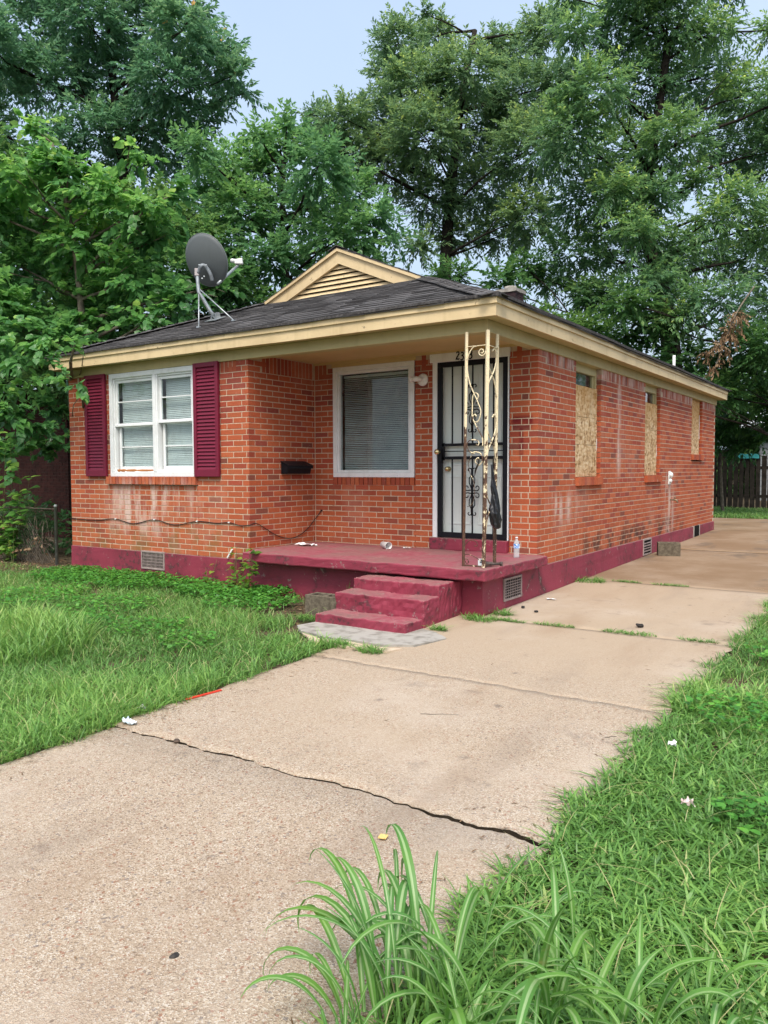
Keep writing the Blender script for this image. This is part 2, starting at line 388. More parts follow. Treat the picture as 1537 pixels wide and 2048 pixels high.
def leaf_mat(name, stops, rough=.42, trans=.45, tint=1.25, spec=.4):
    m = Mat(name, rough, spec); v = m.attr('v')
    c = m.ramp(v, stops); big = m.noise(.55, 3)
    c = m.mix(m.mr(big, .35, .7, 0, .22), c, stops[0][1])
    m.color(c)
    t = m.n('BsdfTranslucent'); hs = m.n('HueSaturation'); m.set(hs.inputs['Color'], c); hs.inputs['Value'].default_value = tint*1.35; hs.inputs['Hue'].default_value = .485
    m.nt.links.new(hs.outputs[0], t.inputs[0])
    x = m.n('MixShader'); x.inputs[0].default_value = trans
    m.nt.links.new(m.b.outputs[0], x.inputs[1]); m.nt.links.new(t.outputs[0], x.inputs[2]); m.nt.links.new(x.outputs[0], m.out.inputs[0])
    return m.m
L_MUL = leaf_mat('mulberry_leaf', [(0, (0.045, 0.135, 0.051, 1)), (.45, (0.084, 0.234, 0.065, 1)), (.8, (0.158, 0.363, 0.081, 1)), (1, (0.303, 0.484, 0.108, 1))], .4)
L_FAR = leaf_mat('ash_leaf', [(0, (0.058, 0.144, 0.091, 1)), (.5, (0.105, 0.232, 0.120, 1)), (.95, (0.196, 0.348, 0.136, 1)), (1, (0.576, 0.371, 0.109, 1))], .38)
L_MID = leaf_mat('elm_leaf', [(0, (0.055, 0.149, 0.070, 1)), (.5, (0.101, 0.239, 0.087, 1)), (1, (0.209, 0.402, 0.103, 1))], .42)
L_RA = leaf_mat('oak_leaf', [(0, (0.063, 0.135, 0.077, 1)), (.5, (0.118, 0.221, 0.102, 1)), (.85, (0.224, 0.349, 0.109, 1)), (1, (0.449, 0.559, 0.146, 1))], .36)
L_RB = leaf_mat('pecan_leaf', [(0, (0.055, 0.130, 0.070, 1)), (.5, (0.106, 0.224, 0.089, 1)), (.85, (0.229, 0.385, 0.105, 1)), (1, (0.507, 0.629, 0.141, 1))], .36)
L_UN = leaf_mat('thicket_leaf', [(0, (0.029, 0.090, 0.031, 1)), (.5, (0.059, 0.158, 0.043, 1)), (1, (0.172, 0.304, 0.072, 1))], .45)
L_DEAD = leaf_mat('dead_leaf', [(0, (.10, .06, .03, 1)), (.5, (.22, .14, .08, 1)), (1, (.34, .25, .16, 1))], .8, .15, 1, .1)
L_VINE = leaf_mat('vine_leaf', [(0, (.045, .13, .02, 1)), (.5, (.10, .22, .03, 1)), (1, (.30, .40, .06, 1))], .4)
L_VINE2 = leaf_mat('fence_vine_leaf', [(0, (.05, .15, .03, 1)), (.5, (.09, .24, .04, 1)), (1, (.26, .44, .08, 1))], .4)
G_LAWN = leaf_mat('lawn_blade', [(0, (0.065, 0.160, 0.034, 1)), (.5, (0.131, 0.288, 0.061, 1)), (.85, (0.235, 0.416, 0.091, 1)), (1, (0.459, 0.427, 0.202, 1))], .45, .3)
G_COVER = leaf_mat('ground_cover_leaf', [(0, (0.035, 0.140, 0.021, 1)), (.6, (0.076, 0.265, 0.034, 1)), (1, (0.152, 0.392, 0.052, 1))], .5, .3)
def make_tall():
    m = Mat('tall_grass_leaf', .45, .4); v = m.attr('v')
    tipn = m.noise(3.5, 5, .7)
    c = m.mix(m.mr(v, .72, .9, 0, 1), (.085, .235, .055, 1), (.36, .50, .25, 1))
    c = m.mix(m.mr(m.noise(2.2, 3), .35, .65, 0, .65), c, (.17, .34, .045, 1)); c = m.mix(m.mr(m.noise(6, 3), .6, .8, 0, .5), c, (.04, .13, .03, 1)); c = m.mix(m.mr(tipn, .66, .74, 0, .7), c, (.36, .30, .12, 1)); m.color(c)
    t = m.n('BsdfTranslucent'); m.set(t.inputs[0], m.mix(.5, c, (.18, .36, .03, 1)))
    x = m.n('MixShader'); x.inputs[0].default_value = .35
    m.nt.links.new(m.b.outputs[0], x.inputs[1]); m.nt.links.new(t.outputs[0], x.inputs[2]); m.nt.links.new(x.outputs[0], m.out.inputs[0]); return m.m
TALL = make_tall()
BARK = simple('bark', (.032, .027, .022, 1), (.014, .012, .010, 1), 12, .95, .1, 0, .35, .65, .8, .03)
PALEBARK = simple('pale_bark', (.20, .17, .13, 1), (.10, .085, .065, 1), 14, .95, .1, 0, .35, .65, .6, .02)
FENCEWOOD = simple('weathered_board', (.040, .034, .028, 1), (.018, .016, .014, 1), 9, .95, .1, 0, .3, .7, .5)
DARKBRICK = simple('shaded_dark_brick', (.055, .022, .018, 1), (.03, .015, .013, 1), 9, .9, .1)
# ------------------------------------------------------------------ house numbers
A, D_, L, B = 3.063, 1.217, 6.497, 8.97      # recess width, bay depth, frontage, side length
CH, BH, BL, BJ, BD = .0667, .0565, .2026, .0101, .10
def gz(y): return -.34+.016*min(max(y, -8), 12)
# ------------------------------------------------------------------ ground
def build_ground():
    xs = sorted(set([-300, -120, -60, -30]+list(np.arange(-20, 12.1, 1.0))+[20, 40, 100, 300]))
    ys = sorted(set([-300, -100, -40, -20]+list(np.arange(-12, 24.1, 1.0))+[40, 80, 160, 300]))
    b = MB(); nx = len(xs)
    b.v = [(x, y, gz(y)) for y in ys for x in xs]
    b.f = [(j*nx+i, j*nx+i+1, (j+1)*nx+i+1, (j+1)*nx+i) for j in range(len(ys)-1) for i in range(nx-1)]
    tag(b.build('ground', SOIL, smooth=True), 'bare earth under the lawn and the thicket', 'ground', kind='structure')
build_ground()
def jag(xs, y0, amp, seed, drift=0):
    r = random.Random(seed); out = []; w = 0
    for x in xs:
        w = w*.82+r.uniform(-1, 1)*amp*.55
        out.append(y0+w+drift*(x-1)+.35*amp*mnoise.noise(Vector((x*6, seed, 0))))
    return out
CRACK = simple('crack_dirt', (.022, .017, .012, 1), (.05, .038, .026, 1), 30, .95, .05)
def build_drive():
    root = bpy.data.objects.new('driveway', None); link(root); tag(root, 'tan exposed aggregate concrete driveway along the brick house', 'driveway', kind='structure')
    NX = 90
    lines = [(-14, 0, 0, 0), (-5.12, .022, 3, .008), (-3.28, .016, 8, .004), (-1.34, .006, 5, 0), (1.42, .005, 9, 0), (5.2, .004, 12, 0), (9.02, .006, 21, 0), (12.4, .03, 31, 0)]
    gaps = [0, .0058, .0011, .0065, .005, .003, .006, 0]
    for i in range(len(lines)-1):
        y0, y1 = lines[i][0], lines[i+1][0]
        xl, xr = (-.36, 2.22)
        if i == 1: xl = -.40
        if i == 2: xl = -.46
        if 3 <= i <= 5: xl, xr = .012, 2.24
        if i == 6: xl, xr = -3.2, 4.2
        xs = np.linspace(xl, xr, NX)
        e0 = jag(xs, y0, lines[i][1], lines[i][2], lines[i][3]); e1 = jag(xs, y1, lines[i+1][1], lines[i+1][2], lines[i+1][3])
        g0, g1 = gaps[i], gaps[i+1]
        rr = random.Random(100+i)
        wid0 = [g0*(.35+1.1*abs(mnoise.noise(Vector((x*3.1, i*7, 1))))*2+(1.3*min(1, max(0, (x-1.6)/.25)) if i == 1 else 0)) for x in xs]
        wid1 = [g1*(.35+1.1*abs(mnoise.noise(Vector((x*2.7, i*5, 3))))*2+(1.0*min(1, max(0, (x-1.6)/.25)) if i == 0 else 0)) for x in xs]
        TS = [0]+[.0008+(.9984)*j/24 for j in range(25)]+[1]; M_ = len(TS)-1; b = MB()
        dz = (0, .003, .0, .0, -.004, .003, .0)[i]
        for j in range(M_+1):
            t = TS[j]
            for q, x in enumerate(xs):
                ya = e0[q]+wid0[q]; yb = e1[q]-wid1[q]; y = ya+(yb-ya)*t
                xx = x+(.03*mnoise.noise(Vector((y*4, x, 2)))+.02*mnoise.noise(Vector((y*13, 7, 2))) if q in (0, NX-1) and not (xl > 0 and q == 0) else 0)
                edge = min(t*(yb-ya), (1-t)*(yb-ya))
                b.v.append((xx, y, gz(y)+.022+dz+.004*mnoise.noise(Vector((x*1.3, y*1.3, 0)))-(.005 if j in (0, M_) else 0)))
        for j in range(M_):
            for q in range(NX-1):
                k = j*NX+q; b.f.append((k, k+1, k+NX+1, k+NX))
        rim = list(range(NX))+[j*NX+NX-1 for j in range(1, M_+1)]+[M_*NX+q for q in range(NX-2, -1, -1)]+[j*NX for j in range(M_-1, 0, -1)]
        n0 = len(b.v)
        for k in rim: x, y, z = b.v[k]; b.v.append((x, y, z-.1))
        for q in range(len(rim)):
            q2 = (q+1) % len(rim); b.f.append((rim[q], n0+q, n0+q2, rim[q2]))
        o = b.build('slab', CONCRETE, root, smooth=False)
        nf = (M_)*(NX-1)
        sm = np.zeros(len(o.data.polygons), bool); sm[:nf] = True; o.data.polygons.foreach_set('use_smooth', sm)
        o.data.materials.append(CRACK); o.data.polygons.foreach_set('material_index', np.where(sm, 0, 1).astype(np.int32))
build_drive()
# ------------------------------------------------------------------ house
house = thing('brick_house', (-L/2, 0, 0), 'small red brick house with maroon foundation, cream eaves and dark shingle roof', 'house')
# --- brick layout
WALLS = {
 'front': dict(o=(-L, -D_), d=(1, 0), n=(0, -1), len=L-A, sp=0, ep=0, so='outer', eo='outer', holes=[(L-5.60, L-3.93, 13, 36)], sold=1),
 'porch_side': dict(o=(-A, -D_), d=(0, 1), n=(1, 0), len=D_-.002, sp=1, ep=0, so='outer', eo='inner', holes=[], sold=1),
 'recess': dict(o=(-A+.002, 0), d=(1, 0), n=(0, -1), len=A-.002, sp=0, ep=0, so='inner', eo='outer', holes=[(A-2.765, A-1.552, 13, 36), (A-1.30, A-.337, 2, 36)], sold=1),
 'side': dict(o=(0, 0), d=(0, 1), n=(1, 0), len=B, sp=1, ep=1, so='outer', eo='outer', holes=[(1.13, 2.03, 13, 36), (4.03, 4.86, 13, 36), (6.98, 7.80, 18, 36)], sold=1),
 'left': dict(o=(-L, B), d=(0, -1), n=(-1, 0), len=B+D_, sp=1, ep=1, so='outer', eo='outer', holes=[], sold=0),
}
BR = []     # (x,y,z, yaw, len, depth, height, wall)
def add_brick(w, s0, s1, z0, z1, proud=0.0, depth=BD):
    W = WALLS[w]; s = (s0+s1)/2; dx, dy = W['d']; nx, ny = W['n']
    x = W['o'][0]+dx*s+nx*proud; y = W['o'][1]+dy*s+ny*proud
    BR.append((x, y, (z0+z1)/2, math.atan2(dy, dx), s1-s0, depth, z1-z0, w))
def lay():
    for w, W in WALLS.items():
        for i in range(35):
            z0 = i*CH+BJ/2+random.uniform(-.0012, .0008); z1 = z0+BH+random.uniform(-.0008, .0014)
            lo = 0.0; hi = W['len']
            if W['so'] == 'outer': lo = 0 if i % 2 == W['sp'] else BD+BJ+.0015
            elif i % 2: lo = -BL/2
            if W['eo'] == 'outer' and not (i % 2 == W['ep']): hi -= BD+BJ+.0015
            s = lo
            while s < hi-.02:
                e = min(s+BL, hi)
                if hi-e < .035: e = hi
                segs = [(max(s, 0), e)]
                for (h0, h1, c0, c1) in W['holes']:
                    if c0 <= i < c1:
                        ns = []
                        for a, b_ in segs:
                            if b_ <= h0 or a >= h1: ns.append((a, b_)); continue
                            if a < h0: ns.append((a, h0-.004))
                            if b_ > h1: ns.append((h1+.004, b_))
                        segs = ns
                for a, b_ in segs:
                    if b_-a < .006: continue
                    if W['sold'] and i >= 33:
                        c = (a+b_)/2
                        dc = min([c if W['so'] == 'outer' else 9, (W['len']-c) if W['eo'] == 'outer' else 9])
                        dh = min([9]+[min(abs(c-h0), abs(c-h1)) for h0, h1, _, _ in W['holes']])
                        if dc > .24 and dh > .10: continue
                    add_brick(w, a, b_, z0, z1)
                s = e+BJ
        if W['sold']:     # soldier course under the frieze
            s = 0.24 if W['so'] == 'outer' else 0.0
            while s < W['len']-(.24 if W['eo'] == 'outer' else .05):
                c = s+.028
                if all(not (h0-.10 < c < h1+.10) for h0, h1, _, _ in W['holes']):
                    add_brick(w, s, s+.0575, 33*CH+.004, 33*CH+.2)
                s += .067
    # rowlock sills, standing proud under the windows
    for w, a, b_, z0, z1, pr in (('front', L-5.65, L-3.915, 13*CH+.006, 13*CH+.104, .045), ('recess', A-2.765, A-1.552, 13*CH-.002, 13*CH+.092, .004),
                            ('side', 1.15, 2.05, 13*CH-.012, 13*CH+.088, .04), ('side', 4.05, 4.9, 13*CH-.012, 13*CH+.088, .04), ('side', 7.0, 7.83, 18*CH+.02, 18*CH+.12, .04)):
        n = int(round((b_-a)/.067)); st = (b_-a)/n
        for k in range(n): add_brick(w, a+k*st, a+(k+1)*st-.009, z0, z1, pr, BD+pr)
lay()
def brick_verts():
    c = .0035
    v = np.array([(-.5, 0), (.5, 0), (.5, 1), (-.5, 1)])
    return c
def brick_arrays(l, dp, h, c=.0018):
    x, z = l/2, h/2
    ch = min(c, z*.3, x*.3)
    V = [(-x+ch, 0, -z+ch), (x-ch, 0, -z+ch), (x-ch, 0, z-ch), (-x+ch, 0, z-ch),
         (-x, ch, -z), (x, ch, -z), (x, ch, z), (-x, ch, z),
         (-x, dp, -z), (x, dp, -z), (x, dp, z), (-x, dp, z)]
    Q = [(0, 1, 2, 3), (4, 5, 1, 0), (5, 6, 2, 1), (6, 7, 3, 2), (7, 4, 0, 3), (8, 9, 5, 4), (9, 10, 6, 5), (10, 11, 7, 6), (11, 8, 4, 7)]
    T = [t for a, b_, c_, d in Q for t in ((a, b_, c_), (a, c_, d))]
    return np.array(V), np.array(T)
def brick_color(r):
    k = r.random()
    if k < .56: c = (.41, .094, .038)
    elif k < .74: c = (.33, .064, .035)
    elif k < .90: c = (.45, .115, .048)
    elif k < .975: c = (.27, .060, .040)
    else: c = (.19, .060, .042)
    f = r.uniform(.90, 1.10)
    return tuple(q*f for q in c)+(1,)
def build_bricks():
    r = random.Random(11)
    items = []
    for q in BR:
        x, y, z, yaw, l, dp, h, w = q
        nx, ny = WALLS[w]['n']
        v = np.array([x, y, z])-CAM; dist = np.linalg.norm(v)
        cosf = max(0, -(v[0]*nx+v[1]*ny)/dist)
        sc = l*h*cosf/dist**2
        if w == 'left': sc = 0
        if w == 'recess' and -1.3 > x > -2.8 and z > .9: sc *= .9
        items.append((sc, q))
    items.sort(key=lambda t: -t[0])
    wall = part_empty('brick_wall', house, (0, 0, 0))
    V, T = brick_arrays(BL, BD, BH); me0 = bpy.data.meshes.new('brick'); me0.from_pydata(V.tolist(), [], T.tolist()); me0.materials.append(BRICK_O)
    Vs, Ts, Cs, n = [], [], [], 0
    for i, (sc, (x, y, z, yaw, l, dp, h, w)) in enumerate(items):
        nx, ny = WALLS[w]['n']; p = r.uniform(-.0008, .0012)
        X, Y = x+nx*p, y+ny*p
        # local y points into the wall
        ry = math.atan2(-nx, ny)+math.pi     # rotate local +y onto -n
        col = brick_color(r)
        flip = (w == 'left')
        rz = {'front': 0, 'recess': 0, 'porch_side': math.pi/2, 'side': math.pi/2, 'left': -math.pi/2}[w]
        if i < 300:
            place('brick', me0, wall, (X, Y, z), (0, 0, rz), (l/BL, dp/BD, h/BH), col)
        else:
            V, T = brick_arrays(l, dp, h); c, s = math.cos(rz), math.sin(rz)
            P = np.stack([V[:, 0]*c-V[:, 1]*s+X, V[:, 0]*s+V[:, 1]*c+Y, V[:, 2]+z], 1)
            Vs.append(P); Ts.append(T+n); n += len(P); Cs.append(np.tile(col, (len(P), 1)))
    gx, gy, gzz = ORG[house.name]
    me = tri_mesh('remaining_bricks', np.concatenate(Vs)-np.array([gx, gy, gzz]), np.concatenate(Ts), BRICK_S, col=np.concatenate(Cs))
    o = bpy.data.objects.new('remaining_bricks', me); link(o, house, ORG[house.name]); o['kind'] = 'stuff'
    # the mortar bed behind: slabs split round the openings, set 6 mm back from the brick faces
    mb = MB(); T0, T1 = .0022, .14
    for w, W in WALLS.items():
        cuts = sorted({0.0, W['len']}|{h for hh in W['holes'] for h in hh[:2]})
        for a, b_ in zip(cuts[:-1], cuts[1:]):
            zs = [(0.0, 2.46)]
            for h0, h1, c0, c1 in W['holes']:
                if h0-1e-6 <= a and b_ <= h1+1e-6: zs = [(0.0, c0*CH)] if c1 > 35 else zs
            aa = a+(T0+.0007 if a == 0 and W['so'] == 'outer' else 0); bb = b_-(T0+.0007 if b_ == W['len'] and W['eo'] == 'outer' else 0)
            # jamb edges step back so that the brick ends show
            for h0, h1, c0, c1 in W['holes']:
                if abs(b_-h0) < 1e-6: bb -= .012
                if abs(a-h1) < 1e-6: aa += .012
            dx, dy = W['d']; nx, ny = W['n']
            for z0, z1 in zs:
                p0 = Vector((W['o'][0]+dx*aa-nx*T0, W['o'][1]+dy*aa-ny*T0, 0)); p1 = Vector((W['o'][0]+dx*bb-nx*T1, W['o'][1]+dy*bb-ny*T1, 0))
                mb.box(min(p0.x, p1.x), max(p0.x, p1.x), min(p0.y, p1.y), max(p0.y, p1.y), z0, z1)
    mb.box(-L+.15, -.15, B-.15, B, 0, 2.46)
    mb.build('mortar_bed', MORTAR, wall)
    MB().box(-A-.004, -A+.007, -.007, .004, .12, 2.39).build('corner_joint', MORTAR, wall)
    return wall
wall_part = build_bricks()
# --- foundation
fb = MB()
fb.box(-L-.012, -A+.0, -D_-.014, -D_+.2, -.6, -.002)          # left bay front
fb.box(-.2, .014, 0.02, B+.01, -.6, -.002)                     # along the drive
fb.box(-L-.012, -L+.2, -D_+.21, B+.01, -.6, -.002)
fo = fb.build('foundation', MAROON, house, bevel=.006); roughen(fo, .004, 5, 3)
pf = MB()
pf.box(-A+.004, .010, -1.30, .018, -.6, .016)
po = pf.build('porch_foundation', MAROON, house); roughen(po, .006, 4, 4, 3)
sl = MB(); sl.box(-2.93, .125, -1.49, .006, .02, .128)
so_ = sl.build('porch_slab', MAROON, house, bevel=.014); roughen(so_, .008, 5, 5, 9)
sl2 = MB(); sl2.box(-A+.004, -2.935, -1.20, -.0, .02, .124); sl2.build('porch_slab', MAROON, house, bevel=.01)
th = MB(); th.box(-1.325, -.335, -.055, .10, .126, .262); t_ = th.build('threshold', MAROON, house, bevel=.01); roughen(t_, .004, 5, 3, 4)
# vents in the foundation: frame, mesh of bars
def vent(c0, c1, z0, z1, face, mat, kind):
    f = MB(); bars = MB(); back = MB(); w = .022
    def bx(mb, a, b_, za, zb, p0, p1):
        if face == 'y': mb.box(a, b_, p0, p1, za, zb)
        else: mb.box(p1*-1 if False else -p1, -p0, a, b_, za, zb)
    base = -D_-.014 if face == 'y' else -.014
    # p measured outwards as negative
    bx(f, c0, c1, z1-w, z1, base-.014, base+.02); bx(f, c0, c1, z0, z0+w, base-.014, base+.02)
    bx(f, c0, c0+w, z0+w, z1-w, base-.014, base+.02); bx(f, c1-w, c1, z0+w, z1-w, base-.014, base+.02)
    bx(back, c0+.004, c1-.004, z0+.004, z1-.004, base-.003, base+.03)
    n = 5 if kind != 'mesh' else 7
    for i in range(1, n):
        z = z0+w+(z1-z0-2*w)*i/n
        bx(bars, c0+w, c1-w, z-(.011 if kind == 'slats' else .003), z+(.006 if kind == 'slats' else .003), base-.010, base-.004)
    m = 16 if kind == 'grid' else (9 if kind == 'mesh' else 0)
    for i in range(1, m):
        x = c0+w+(c1-c0-2*w)*i/m
        bx(bars, x-.004 if kind == 'grid' else x-.0025, x+.004 if kind == 'grid' else x+.0025, z0+w, z1-w, base-.0085, base-.0045)
    v = part_empty('foundation_vent', house, (0, 0, 0))
    f.build('vent_frame', mat, v, bevel=.003); back.build('vent_opening', DARK, v); bars.build('vent_grille', mat, v)
VENTM = simple('vent_metal', (.34, .27, .25, 1), (.22, .17, .16, 1), 12, .6, .3)
vent(-4.985, -4.535, -.225, .012, 'y', VENTM, 'grid')
vent(-.86, -.44, -.26, -.03, 'x', VENTM, 'mesh')
vent(3.95, 4.38, -.245, .0, 'x', VENTM, 'slats')
ov = MB(); ov.box(-.004, .022, 7.2, 7.62, -.27, -.0); ov.build('foundation_vent', DARK, house)
ovf = MB()
for q in ((7.17, 7.2, -.28, .01), (7.62, 7.65, -.28, .01)): ovf.box(.0, .03, q[0], q[1], q[2], q[3])
ovf.build('vent_surround', PALECON, house)
# --- eaves: soffit, frieze, fascia
EX = .18; ZF0, ZF1 = 2.445, 2.612
FX, FY = EX, -D_-EX
fz = MB()
fz.box(-L-.02, .02, -D_-.022, -D_+.10, 2.335, 2.452)         # front frieze and porch beam
fz.box(-.10, .022, -D_+.10, B+.02, 2.333, 2.452)
fz.build('frieze', OLIVE, house, bevel=.004)
sf = MB()
sf.box(-L-EX+.01, EX-.012, FY+.012, -D_-.02, 2.453, 2.468); sf.box(.018, EX-.012, -D_-.018, B+EX-.02, 2.4535, 2.4685)
sf.box(-L-EX+.02, -L-.02, -D_-.018, B+EX, 2.4535, 2.4685)
sf.build('soffit', OLIVE, house)
pc = MB(); pc.box(-A-.0, -.10, -D_+.10, .01, 2.408, 2.425); pc.build('porch_ceiling', CEIL, house)
cm = MB(); cm.box(-A, -.1, -.022, .0, 2.382, 2.408); cm.build('ceiling_trim', CEIL, house)
def wavy_board(name, p0, p1, nrm, z0, z1, th_, mat, parent, seg=24, amp=.006):
    b = MB(); p0, p1, n_ = Vector(p0), Vector(p1), Vector(nrm)
    for i in range(seg+1):
        p = p0.lerp(p1, i/seg); dz = amp*mnoise.noise(Vector((p.x*.7, p.y*.7, 4))); dn = amp*.6*mnoise.noise(Vector((p.x*.9, p.y*.9, 9)))
        for o_, z in ((th_, z0), (th_, z1), (0, z1), (0, z0)):
            q = p+n_*(o_+dn); b.v.append((q.x, q.y, z+dz))
    for i in range(seg):
        for k in range(4):
            k2 = (k+1) % 4; b.f.append((i*4+k, (i+1)*4+k, (i+1)*4+k2, i*4+k2))
    b.f += [(0, 1, 2, 3), (seg*4+3, seg*4+2, seg*4+1, seg*4)]
    return b.build(name, mat, parent)
wavy_board('fascia', (-L-EX, FY+.022, 0), (EX, FY+.022, 0), (0, -1, 0), ZF0, ZF1-.02, .022, CREAM, house)
wavy_board('fascia_moulding', (-L-EX-.012, FY, 0), (EX+.016, FY, 0), (0, -1, 0), ZF1-.058, ZF1+.004, .018, CREAM, house)
wavy_board('fascia', (EX-.022, FY+.024, 0), (EX-.022, B+EX, 0), (1, 0, 0), ZF0+.001, ZF1-.02, .022, CREAM, house)
wavy_board('fascia_moulding', (EX, FY+.002, 0), (EX, B+EX, 0), (1, 0, 0), ZF1-.055, ZF1+.004, .016, CREAM, house)
wavy_board('fascia', (-L-EX+.022, FY+.024, 0), (-L-EX+.022, B+EX, 0), (-1, 0, 0), ZF0+.001, ZF1, .022, CREAM, house)
wavy_board('fascia', (-L-EX, B+EX, 0), (EX, B+EX, 0), (0, 1, 0), ZF0+.001, ZF1, .022, CREAM, house)
# --- roof
roof = part_empty('roof', house, (0, 0, 0))
ZE = ZF1+.006; GYP = .83; RXC = -L/2; SX = .428; SF = .402; OV = .035
ZR = ZE+SX*(L/2+EX)
XG = EX-(SF*(GYP-FY))/SX        # x of the hip at the gable plane (right)
def sag(x, y):
    return .018*mnoise.noise(Vector((x*.55, y*.55, 3)))+.007*mnoise.noise(Vector((x*2.1, y*2.1, 8)))-.02*math.exp(-((y-4)/3)**2)
def z_front(y): return ZE+SF*(y-FY)
def z_right(x): return ZE+SX*(EX-x)
dk = MB()
YB = B+EX; YRB = YB-(L/2+EX)*.9
dk.add([(-L-EX, FY, ZE-.012), (EX, FY, ZE-.012), (XG, GYP, z_front(GYP)-.012), (-L-XG, GYP, z_front(GYP)-.012)], [(0, 1, 2, 3)])
dk.add([(EX, FY, ZE-.012), (EX, YB, ZE-.012), (RXC, YRB, ZR-.012), (RXC, GYP-.1, ZR-.012), (XG, GYP-.1, z_right(XG)-.012)], [(0, 1, 2, 3, 4)])
dk.add([(-L-EX, FY, ZE-.012), (-L-EX, YB, ZE-.012), (RXC, YRB, ZR-.012), (RXC, GYP-.1, ZR-.012), (-L-XG, GYP-.1, z_right(XG)-.012)], [(4, 3, 2, 1, 0)])
dk.add([(EX, YB, ZE-.012), (-L-EX, YB, ZE-.012), (RXC, YRB, ZR-.012)], [(0, 1, 2)])
dk.build('roof_deck', DECK, roof)
TABS = []    # verts(8,3), color
def tab(p00, p10, p01, p11, nrm, th0, th1, r, lift=0):
    # p00,p10 lower edge; p01,p11 upper edge
    nrm = Vector(nrm)
    lo = [Vector(p00)+nrm*th0, Vector(p10)+nrm*th0]; up = [Vector(p11)+nrm*.002, Vector(p01)+nrm*.002]
    a, b_ = r.uniform(0, lift), r.uniform(0, lift)
    lo2 = [lo[0]+nrm*(th1+a), lo[1]+nrm*(th1+b_)]
    g = r.choice((.060, .080, .095, .120))*r.uniform(.9, 1.1)
    TABS.append(([lo[0], lo[1], lo2[0], lo2[1], up[0], up[1]], (g, g*.96, g*.96, 1)))
def slope(kind, r):
    ex = .127
    if kind == 'front':
        n_ = Vector((0, -SF, 1)).normalized(); cs = math.sqrt(1+SF*SF); length = (GYP-FY+OV)*cs
        def P(s, t): y = FY-OV+t/cs; return Vector((s, y, z_front(y)+sag(s, y)))
        def rngs(t): y = FY-OV+t/cs; q = SF*(y-FY)/SX; return (-L-EX-OV+max(q, -OV), EX+OV-max(q, -OV))
        tw = .305
    else:
        sg = 1 if kind == 'right' else -1
        n_ = Vector((SX*sg, 0, 1)).normalized(); cs = math.sqrt(1+SX*SX); length = (L/2+EX+OV)*cs
        def P(s, t):
            x = EX+OV-t/cs; xx = x if sg > 0 else -L-x; return Vector((xx, s, z_right(x)+sag(xx, s)))
        def rngs(t):
            x = EX+OV-t/cs; q = max(EX-x, 0)
            lo = FY-OV+q*SX/SF if x > XG else GYP-.11
            return (lo, YB+.04-q*.9)
        tw = .305
    t = 0; i = 0
    while t < length-.02:
        t1 = min(t+ex+.012, length)
        a, b_ = rngs(t+.03)
        s = a-((i % 2)*.5+.1*r.random())*tw
        while s < b_:
            s0, s1 = max(s+.004, a), min(s+tw-.004, b_)
            if s1-s0 > .03:
                jl = r.uniform(-.006, .006)
                tab(P(s0, t+jl), P(s1, t+jl), P(s0, t1), P(s1, t1), n_, .003, .006, r, .010)
            s += tw
        t += ex; i += 1
def caps(p, q, na, nb, r, w=.15, step=.14):
    p, q = Vector(p), Vector(q); d = (q-p); n = int(d.length/step); d.normalize()
    for i in range(n):
        a = p+d*(i*step); b_ = a+d*(step+.05)
        for nn in (na, nb):
            nn = Vector(nn).normalized(); side = nn.cross(d); side = side if side.z < 0 else -side
            zz = Vector((0, 0, sag(a.x, a.y)+.026))
            tab(a+side*w+zz-Vector((0, 0, .0)), a+zz, b_+side*w+zz, b_+zz, nn, .004, .005, r, .006)
rr = random.Random(5)
for kd in ('front', 'right', 'left'): slope(kd, rr)
nF, nR, nL = (0, -SF, 1), (SX, 0, 1), (-SX, 0, 1)
caps((EX+.02, FY-.02, ZE), (XG, GYP, z_front(GYP)), nF, nR, rr)
caps((-L-EX-.02, FY-.02, ZE), (-L-XG, GYP, z_front(GYP)), nF, nL, rr)
caps((RXC, GYP-.12, ZR), (RXC, YRB, ZR), nR, nL, rr)
caps((EX+.02, YB, ZE), (RXC, YRB, ZR), nR, (0, .47, 1), rr)
TF = [(0, 1, 3, 2), (2, 3, 4, 5), (0, 2, 5), (1, 4, 3)]
def build_tabs():
    sc = []
    for i, (v, c) in enumerate(TABS):
        ctr = sum(v, Vector())/6; d = ctr-Vector(CAM); n = (v[3]-v[2]).cross(v[5]-v[2])
        sc.append((max(0, (n.dot(d)*-1 if n.z > 0 else n.dot(d)))/d.length**3 if ctr.x > -6.9 else 0, i))
    sc.sort(reverse=True); big = {i for _, i in sc[:300]}
    V, T, C_ = [], [], []; n = 0
    ox = ORG[roof.name]
    for i, (v, c) in enumerate(TABS):
        if i in big:
            o0 = v[2]; me = bpy.data.meshes.new('shingle'); me.from_pydata([tuple(p-o0) for p in v], [], TF); me.materials.append(SHING_O)
            place('shingle', me, roof, o0, color=c)
        else:
            V += [tuple(p) for p in v]; C_ += [c]*6
            for f in TF:
                for k in range(1, len(f)-1): T.append((n+f[0], n+f[k], n+f[k+1]))
            n += 6
    me = tri_mesh('remaining_shingles', np.array(V), np.array(T), SHING_S, col=np.array(C_))
    o = bpy.data.objects.new('remaining_shingles', me); link(o, roof, ox); o['kind'] = 'stuff'
    o.location = -Vector((0, 0, 0))
build_tabs()
wavy_board('shingle_edge', (-L-EX-.03, FY+.03, 0), (EX+.045, FY+.03, 0), (0, -1, 0), ZE-.004, ZE+.022, .072, EDGE, roof, 70, .013)
wavy_board('shingle_edge', (EX-.03, FY-.03, 0), (EX-.03, YB+.05, 0), (1, 0, 0), ZE+.002, ZE+.032, .072, EDGE, roof, 110, .017)
